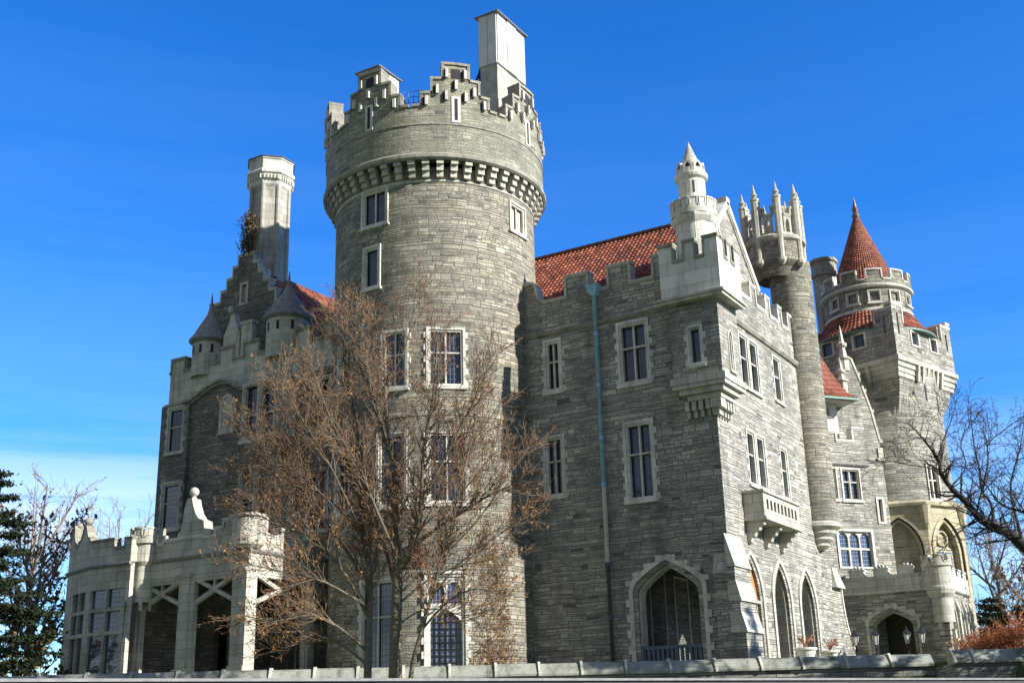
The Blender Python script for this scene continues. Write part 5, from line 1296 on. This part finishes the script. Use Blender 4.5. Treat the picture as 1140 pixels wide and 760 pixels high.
T = [([(0.08,0,0.0),(0.08, 0.0, 2.84), (0.1, 0.0, 4.31), (0.12, 0.0, 5.95), (0.05, 0.1, 7.0), (0.02, 0.1, 8.08), (-0.09, 0.2, 9.55), (-0.28, 0.3, 11.03), (-0.35, 0.3, 12.53), (-0.46, 0.4, 14.26)], .25, .015, .9),
([(0.09, 0.0, 5.9), (0.6, -0.2, 6.77), (0.86, -0.4, 7.72), (0.99, -0.6, 9.63), (1.28, -0.7, 11.31), (1.46, -0.8, 13.34)], .13, .012, 1),
([(0.49, -0.2, 6.61), (1.18, -0.3, 7.12), (2.21, -0.6, 7.7), (3.12, -0.9, 8.17), (4.07, -1.1, 8.46)], .085, .012, 1),
([(0.12, 0.0, 5.36), (-0.41, 0.5, 7.07), (-1.03, 0.9, 8.28), (-1.82, 1.2, 10.11), (-2.78, 1.4, 12.31)], .08, .012, 1),
([(-0.8,.5,0),(-0.8, 0.5, 2.87), (-0.77, 0.5, 4.36), (-0.77, 0.6, 5.99), (-0.99, 0.7, 7.11), (-1.08, 0.8, 8.84), (-1.26, 0.9, 10.62), (-1.69, 1.0, 12.78), (-1.88, 1.0, 14.6)], .15, .012, .9),
([(-0.77, 0.5, 4.63), (-1.48, 0.3, 5.97), (-2.42, 0.0, 7.05), (-3.47, -0.3, 7.44), (-4.69, -0.5, 8.13)], .06, .01, 1.1),
([(-0.77, 0.6, 5.72), (-1.7, 0.8, 7.01), (-2.76, 1.0, 8.63), (-3.58, 1.2, 10.46), (-4.1, 1.3, 12.1)], .065, .01, 1),
([(.5,-.5,0),(0.57, -0.5, 2.81), (0.92, -0.6, 4.24), (1.19, -0.6, 5.14), (1.52, -0.7, 6.3), (1.75, -0.8, 6.82), (2.04, -1.0, 8.13), (2.47, -1.2, 9.73), (2.92, -1.3, 11.67)], .09, .01, .8),
([(0.92, -0.6, 4.24), (1.74, -1.0, 5.01), (2.54, -1.4, 5.28), (3.37, -1.6, 5.06)], .04, .008, .9),
([(-0.81, 0.5, 3.71), (-1.54, 0.0, 4.35), (-2.29, -0.4, 4.73), (-3.28, -0.8, 4.59), (-4.29, -1.0, 4.73)], .05, .008, 1.2),
([(0.86, -0.4, 7.99), (1.78, -0.9, 9.54), (2.63, -1.2, 11.13), (3.22, -1.4, 12.5)], .06, .01, 1),
([(-0.09, 0.2, 9.55), (-0.75, 0.6, 11.42), (-1.38, 0.8, 13.17), (-2.31, 0.9, 14.4)], .05, .01, 1),
([(-0.99, 0.7, 7.11), (-2.09, 1.3, 8.38), (-3.35, 1.8, 9.09), (-4.93, 2.2, 9.81)], .05, .01, 1.1),
([(0.12, 0.0, 6.43), (-0.41, -0.8, 7.69), (-0.88, -1.5, 8.93), (-1.63, -2.1, 10.18), (-2.28, -2.5, 12.03)], .06, .01, 1),
([(0.49, -0.2, 6.67), (0.83, 0.8, 8.21), (1.65, 1.6, 9.81), (2.24, 2.2, 11.77)], .05, .01, 1),
([(-0.81, 0.5, 3.32), (-1.8, 0.9, 4.02), (-2.81, 1.2, 4.07), (-3.94, 1.4, 3.9)], .045, .008, 1.1),
([(-0.34, 0.3, 11.93), (0.31, 0.1, 13.06), (0.61, -0.1, 14.21), (0.91, -0.2, 14.8)], .03, .008, 1),
([(.6, -.2, 6.8), (1.5, .6, 8.6), (2.5, .9, 10.2), (3.3, 1.0, 11.4)], .04, .008, 1), ([(1.2, -.3, 7.1), (2.4, .4, 8.8), (3.4, .6, 10.0)], .035, .008, 1),
([(-1.0, .7, 7.2), (-1.9, -.6, 9.2), (-2.9, -1.0, 10.9), (-3.5, -1.1, 12.2)], .04, .008, 1), ([(-1.1, .8, 8.9), (-2.2, .6, 10.9), (-3.0, .4, 12.9)], .035, .008, 1),
([(.02, .1, 8.1), (.5, 1.0, 10.2), (1.0, 1.5, 12.2), (1.4, 1.7, 13.6)], .04, .008, 1), ([(-.1, .2, 9.6), (-.6, -.8, 11.6), (-1.0, -1.2, 13.6)], .035, .008, 1),
([(-2.4, 0, 7.0), (-3.4, .4, 8.6), (-4.2, .6, 10.2)], .035, .008, 1), ([(-.3, .3, 12.5), (-1.1, .2, 13.7), (-1.5, .1, 14.5)], .02, .008, 1),
([(.12, 0, 5.0), (1.2, .5, 5.9), (2.4, .7, 6.3), (3.6, .8, 6.5)], .04, .008, 1.1), ([(1.2, -.6, 5.2), (2.2, -.9, 6.2), (3.3, -1.1, 6.9), (4.1, -1.2, 7.4)], .035, .008, 1.1),
([(1.5, -.7, 6.3), (2.6, -.6, 7.4), (3.6, -.5, 8.8), (4.2, -.4, 9.6)], .035, .008, 1.1), ([(.1, 0, 4.4), (1.0, -.7, 4.8), (2.0, -1.1, 4.6), (2.9, -1.3, 4.2)], .03, .007, 1.2),
([(-.77, .5, 5.0), (-2.0, -.4, 5.7), (-3.2, -.7, 6.0), (-4.5, -.8, 6.3)], .04, .008, 1.2), ([(-2.4, 0, 7.05), (-3.6, .3, 7.9), (-4.8, .5, 8.9)], .03, .008, 1.2),
([(-1.0, .7, 7.2), (-2.4, -.2, 8.6), (-3.7, -.4, 9.6), (-4.6, -.5, 10.6)], .035, .008, 1.1)]
sp1 = dict(wob=.15, up=.05, rmin=.0068, depth=3, gap=(.3, .20, .175), ang=(22, 56), lift=.14, len=(.38, .66), leaf_lvl=2, leaves=1, lsz=(.035, .065),
           leafp=lambda p: .5 if p.z < 8.5 else .16, lgap=.158, t0=.28, L1=1.8)
limbs_tree('bare_tree', Vector((-12.39, 6.0, 0)), T, sp1, 'tall leafless tree with several grey stems and dry orange leaves before the round tower', 'tree', [M_bark, M_twig], M_leaf, 11)
T2 = [([(1.1, 0, 0), (0.9, 0.0, 2.13), (0.74, 0.0, 3.45), (0.2, 0.0, 4.47), (-0.52, 0.0, 5.17), (-0.81, 0.0, 5.45), (-1.18, 0.0, 5.63), (-1.48, 0.0, 5.87), (-1.74, 0.0, 6.26), (-2.07, -0.1, 6.57), (-2.29, -0.2, 6.92), (-2.33, -0.3, 7.18), (-2.73, -0.5, 7.7), (-3.05, -0.6, 8.04)], .22, .008, .9),
([(-1.16, 0.0, 5.65), (-1.04, 0.2, 6.17), (-1.18, 0.3, 6.54), (-1.16, 0.3, 6.99), (-1.16, 0.4, 7.76), (-1.08, 0.5, 8.6)], .05, .008, 1.2),
([(0.34, 0.0, 5.3), (-0.1, -0.2, 5.69), (-0.53, -0.3, 5.9), (-1.04, -0.4, 6.06), (-1.32, -0.5, 6.39), (-1.64, -0.6, 6.92)], .06, .008, 1.2),
([(-1.19, 0.3, 6.49), (-0.81, 0.6, 7.26), (-0.65, 0.8, 7.77), (-0.16, 1.0, 8.13), (0.53, 1.2, 8.57)], .03, .006, 1.2),
([(-2.29, -0.2, 6.92), (-2.71, -0.4, 7.0), (-3.19, -0.6, 7.03), (-3.76, -0.8, 7.11)], .022, .006, 1),
([(-1.48, 0.0, 5.87), (-2.04, -0.3, 5.52), (-2.47, -0.5, 5.2), (-2.97, -0.6, 4.79)], .025, .006, .6),
([(-2.03, 0.0, 6.59), (-1.44, 0.4, 7.13), (-1.3, 0.8, 7.88), (-0.67, 1.0, 8.6)], .025, .006, 1),
([(-2.33, -0.3, 7.18), (-2.08, -0.1, 7.69), (-1.75, 0.0, 8.26), (-1.54, 0.1, 8.73)], .02, .006, 1),
([(-0.52, 0.0, 5.17), (-0.39, 0.5, 6.03), (-0.22, 0.9, 6.76), (0.28, 1.2, 7.7), (0.59, 1.4, 8.44)], .045, .008, 1.2)]
sp2 = dict(wob=.22, up=.02, rmin=.005, depth=3, gap=(.3, .19, .17), ang=(30, 70), lift=.05, len=(.34, .6), leaf_lvl=9, leaves=0, lsz=(.03, .05), leafp=lambda p: 0, lgap=.15, t0=.30, L1=1.25)
limbs_tree('bare_tree', Vector((-11.31, -12.12, 0)), T2, sp2, 'dark crooked branches of a leafless tree reaching in beside the entrance porch', 'tree', [M_bark2, simple('dark twigs', (.075, .06, .055), .9)], None, 5)

# ---- distant bare trees
def bare(name, x, y, z0, h, spread, seed, label, mats, leafm=None, leafn=0, group=None, lsz=(.08, .16), dens=1.0):
    rnd = random.Random(seed); base = Vector((x, y, 0)); L = []
    L.append(([(0, 0, z0), (rnd.uniform(-.2, .2), 0, z0+h*.25), (rnd.uniform(-.3, .3), 0, z0+h*.6), (rnd.uniform(-.5, .5), 0, z0+h)], h*.022, .02, 1))
    for k in range(9):
        a = k*2.4+rnd.random(); t = .2+.06*k; r = spread*(1-.3*t)
        L.append(([(0, 0, z0+h*t), (cos(a)*r*.4, sin(a)*r*.4, z0+h*(t+.13)), (cos(a)*r*.8, sin(a)*r*.8, z0+h*(t+.3)), (cos(a)*r, sin(a)*r, min(z0+h, z0+h*(t+.45)))], h*.010, .015, 1))
    sp = dict(wob=.2, up=.05, rmin=.014, depth=2, gap=(.8, .55, .5), ang=(25, 60), lift=.15, len=(.4, .65), leaf_lvl=2, leaves=leafn, lsz=lsz, leafp=lambda p: .8, lgap=.7/dens, t0=.2, L1=h*.2)
    return limbs_tree(name, base, L, sp, label, 'tree', mats, leafm, seed, group)
MP = [M_barkp, M_barkp]
bare('bare_tree', 10.3, 45.6, ZT, 12.2, 3.6, 21, 'pale leafless tree showing above the bay parapet, beside the ball finials', MP, dens=1.6)
bare('bare_tree', 6.5, 48.4, ZT, 13.2, 3.4, 22, 'thin pale tree with some orange leaves rising behind the dark conifer', MP, M_oran, 1, dens=1.5)
bare('autumn_tree', -4.1, 34.1, ZT, 8.4, 2.6, 23, 'orange-brown leafy tree between the dark conifer and the window bay', MP, M_oran, 6, lsz=(.08, .17), dens=2.4)
bare('autumn_tree', -6.0, 32.4, ZT-1, 5.2, 2.4, 27, 'olive green bushy tree low at the corner of the window bay', [M_bark2, M_bark2], M_olive, 9, lsz=(.09, .18), dens=2.4)
bare('bare_tree', 33.0, -3.6, ZT, 9.0, 3.2, 24, 'pale leafless tree just beyond the entrance porch', MP, dens=3.2)
bare('bare_tree', 33.4, -6.2, ZT, 10.5, 3.6, 25, 'pale leafless tree standing over the dark evergreens', MP, dens=3.2)
bare('autumn_tree', 20.6, -7.2, ZT, 4.9, 1.5, 26, 'small orange-brown tree behind the rust coloured shrubs', MP, M_oran, 5, dens=1.5)

# ---- conifers
def conifer(x, y, z0, h, R_, seed, label, nb=7, dz=.42, name='conifer'):
    rnd = random.Random(seed); root = empty(name, (x, y, z0)); tag(root, label, 'tree')
    tr = MB(); lf = MB(); tr.tube([(x, y, z0), (x+.1, y, z0+h*.5), (x, y, z0+h)], [h*.018, h*.012, .02], 8)
    z = z0+.4
    while z < z0+h:
        t = (z-z0)/h; Rl = R_*(1-t)**.75*rnd.uniform(.7, 1.15)+.25
        for k in range(nb):
            a = rnd.random()*6.28; L = Rl*rnd.uniform(.6, 1.1); d = Vector((cos(a), sin(a), rnd.uniform(.0, .3)))
            pts = [Vector((x, y, z)), Vector((x, y, z))+d*L*.5, Vector((x, y, z))+d*L+Vector((0, 0, -.08*L))]
            tr.tube(pts, [.03, .02, .008], 4)
            m = int(L*64)
            for j in range(m):
                f = .25+.8*rnd.random()**.8; c = pts[0].lerp(pts[2], min(f, 1.05)) + Vector((rnd.gauss(0, .15), rnd.gauss(0, .15), rnd.gauss(0, .05)+.02))
                leaf(rnd, lf, c, rnd.uniform(.05, .12))
        z += dz*rnd.uniform(.6, 1.3)
    for b_, nm, mt in ((tr, 'trunk', M_bark2), (lf, 'needles', M_need)):
        o = b_.build(nm, mt, root); o.location = (-x, -y, -z0)
conifer(-12.6, 25.3, 2.6, 8.9, 3.1, 31, 'dark green conifer with layered boughs beside the window bay', 11, .55)
bare('autumn_tree', -9.2, 28.6, ZT-1.4, 3.6, 2.6, 29, 'low dark olive bush under the conifer at the foot of the window bay', [M_bark2, M_bark2], M_olive, 9, lsz=(.08, .16), dens=2.6)
conifer(26.2, -4.4, ZT, 4.1, 1.5, 32, 'dark evergreen beyond the entrance porch, next to its side wall', 12, .25)
conifer(26.4, -6.0, ZT, 3.6, 1.6, 33, 'dark evergreen behind the rust coloured shrubs', 12, .25)
conifer(26.0, -7.9, ZT, 4.4, 1.7, 34, 'broad dark evergreen at the end of the row past the porch', 12, .25)

conifer(-2.2, -14.2, 0, 15.5, 3.0, 35, 'tall dark conifer past the right edge, shading the low wall', 11, .5)
conifer(1.6, -17.0, 0, 14.5, 2.6, 36, 'second tall conifer past the right edge, farther along the bank', 11, .5)

# ---- rust coloured shrubs right of the porch
def shrub(x, y, z0, h, r, seed, label, mat, n=420):
    rnd = random.Random(seed); root = empty('shrub', (x, y, z0)); tag(root, label, 'shrub', 'rust coloured shrubs')
    st = MB(); lf = MB()
    for k in range(n):
        a = rnd.random()*6.28; q = r*.4*rnd.random(); p = Vector((x+q*cos(a), y+q*sin(a), z0)); d = Vector((cos(a)*rnd.uniform(0, .9), sin(a)*rnd.uniform(0, .9), 1)).normalized(); L = h*rnd.uniform(.55, 1.05)
        P_ = [p, p+d*L*.5, p+d*L+Vector((rnd.gauss(0, .1), rnd.gauss(0, .1), -.1*abs(rnd.gauss(0, 1))))]
        st.tube(P_, [.009, .007, .004], 3, cap=False)
        for j in range(9): leaf(rnd, lf, P_[1].lerp(P_[2], rnd.random())+Vector((rnd.gauss(0, .05), rnd.gauss(0, .05), rnd.gauss(0, .05))), rnd.uniform(.03, .06))
    for b_, nm, mt in ((st, 'stems', mat), (lf, 'leaves', mat)):
        o = b_.build(nm, mt, root); o.location = (-x, -y, -z0)
shrub(12.5, -6.0, ZT, 1.5, 1.2, 41, 'rust coloured shrub nearest the porch corner', M_rust)
shrub(8.6, -7.4, ZT, 1.6, 1.5, 42, 'rust coloured shrub behind the end pier of the low wall', M_rust)
shrub(8.2, -9.0, ZT, 2.1, 1.5, 43, 'tall bushy rust shrub past the end of the low wall', M_rust)
shrub(3.2, -9.9, ZT-.7, 1.5, 1.3, 44, 'low rust shrub on the bank below the others', M_rust)

# ---- dried creeper on the tall chimney and on the round tower
def creeper(cx, cy, r, a0, a1, z0, z1, n, mat, name, label, seed, sz=(.03, .07), thick=.12):
    rnd = random.Random(seed); st = MB()
    for k in range(n):
        q_ = rnd.random()**1.6; a = radians((a0+a1)/2+rnd.gauss(0, (a1-a0)*.38)*(1-.6*q_)); z = z0+(z1-z0)*q_; p = Vector((cx+r*cos(a), cy+r*sin(a), z)); pts = [p]
        for j in range(4):
            a += rnd.gauss(0, .35)*.4/r; z += rnd.uniform(.02, .3); pts.append(Vector((cx+(r+rnd.uniform(.01, thick))*cos(a), cy+(r+rnd.uniform(.01, thick))*sin(a), z)))
        st.tube(pts, .008, 3, 0, cap=False)
        for j in range(3): leaf(rnd, st, pts[rnd.randrange(5)], rnd.uniform(*sz), 1)
    o = st.build(name, [M_twig, mat]); tag(o, label, 'creeper')
creeper(BX, BY, BR+.02, -122, -106, ZT, 7.6, 260, M_leaf, 'creeper', 'thin dry brown creeper climbing the foot of the big round tower', 51)
creeper(BX, BY, BR+.02, -158, -150, 7.3, 9.2, 70, M_leafr, 'creeper', 'sprig of red creeper leaves on the big round tower', 52)
rnd = random.Random(53); st = MB()
for k in range(900):
    t = rnd.random(); c = Vector((.5+rnd.gauss(0, .13), 25.55+rnd.gauss(0, .22)-.1*t, 25.1+t*2.5)); leaf(rnd, st, c, rnd.uniform(.05, .12), 1)
for k in range(60):
    p = Vector((.7, 25.5+rnd.gauss(0, .25), 25.1+rnd.random()*2)); st.tube([p, p+Vector((-.15, rnd.gauss(0, .15), .4)), p+Vector((-.3, rnd.gauss(0, .3), .8))], .015, 3)
o = st.build('creeper', [M_bark, leafmat('brown withered leaf', [(.12, .09, .05), (.17, .12, .06), (.09, .07, .04)])]); tag(o, 'withered brown creeper clump clinging to the tall octagonal chimney', 'creeper')

# ================================================================== lanterns and planters on the terrace
def lantern():
    root = empty('lantern', (0, 0, ZT)); mb = MB()
    mb.lathe(0, 0, [(.12, 0), (.12, .06), (.05, .12), (.035, .2), (.035, .78), (.06, .82), (.03, .86), (.03, .95), (.09, .98)], 12); mb.build('post', M_iron, root)
    mb = MB(); mb.lathe(0, 0, [(.09, .98), (.15, 1.35), (.17, 1.37)], 6); g_ = mb.build('lamp_glass', simple('frosted lamp glass', (.55, .55, .5), .3), root)
    mb = MB()
    for k in range(6): a = k*pi/3; mb.tube([(.092*cos(a), .092*sin(a), .98), (.155*cos(a), .155*sin(a), 1.36)], .012, 4)
    mb.lathe(0, 0, [(.19, 1.36), (.19, 1.39), (.08, 1.5), (.05, 1.53), (.05, 1.58), (.02, 1.6), (.025, 1.64), (.001, 1.7)], 6); mb.build('lamp_cap', M_iron, root)
    return root
def copy_tree(o, parent=None):
    c = o.copy(); C.objects.link(c); c.parent = parent
    for ch in list(o.children): copy_tree(ch, c)
    return c
ln0 = lantern()
LL = [(8.35, -1.97, 'iron lantern beside the stepped buttress, closest to the triple arches'), (8.5, -2.75, 'iron lantern standing before the far jamb of the porch arch'),
      (8.8, -3.95, 'iron lantern in front of the porch arch opening'), (8.9, -4.5, 'iron lantern next to the round porch corner, last of the row')]
for i, (x, y, lb) in enumerate(LL):
    o = ln0 if i == 0 else copy_tree(ln0); o.location = (x, y, ZT); tag(o, lb, 'lantern', 'iron lanterns along the terrace')
mb = MB(); x, y = 8.2, -1.5
mb.tube([(x, y, ZT), (x, y, ZT+.75)], .02, 6)
for s_ in (-1, 1):
    pts = [(x+s_*.0, y, ZT+.6)] + [(x+s_*(.28-.26*cos(t))*RT.x, y+s_*(.28-.26*cos(t))*RT.y, ZT+.75-.25*sin(t)) for t in [i*.5 for i in range(7)]]
    mb.tube(pts, .022, 5)
mb.tube([(x, y, ZT+.7), (x, y, ZT+1.0)], [.03, .01], 6)
o = mb.build('iron_scroll', M_iron); tag(o, 'black wrought iron scroll ornament on the terrace', 'ornament')
def planter(x, y, sc, seed, label):
    root = empty('planter', (x, y, ZT)); tag(root, label, 'planter', 'stone planters at the arches')
    mb = MB(); mb.lathe(0, 0, [(.18, 0), (.2, .06), (.1, .14), (.12, .3), (.3, .45), (.38, .72), (.44, .76), (.44, .84), (.36, .85), (.3, .8)], 20); mb.build('urn', M_white, root)
    rnd = random.Random(seed); st = MB()
    for k in range(26):
        a = rnd.random()*6.28; p = Vector((0, 0, .8)); st.tube([p, p+Vector((cos(a)*.12, sin(a)*.12, .25)), p+Vector((cos(a)*.35, sin(a)*.35, rnd.uniform(.25, .55)))], .01, 3)
        leaf(rnd, st, p+Vector((cos(a)*.3, sin(a)*.3, rnd.uniform(.2, .5))), .07)
    st.build('plant', M_rust, root)
planter(5.1, -.9, 1, 61, 'pale stone urn planter with dry stems before the middle pointed arch'); planter(8.3, -.9, 1, 62, 'pale stone urn planter with dry stems before the pointed arch beside the scrolled buttress')

# keep the tree of parts at thing > part > sub-part
def _depth(o):
    d = 0
    while o.parent: o = o.parent; d += 1
    return d
for o in list(C.objects):
    if _depth(o) > 2:
        p = o.parent
        while _depth(p) > 1: p = p.parent
        o.parent = p
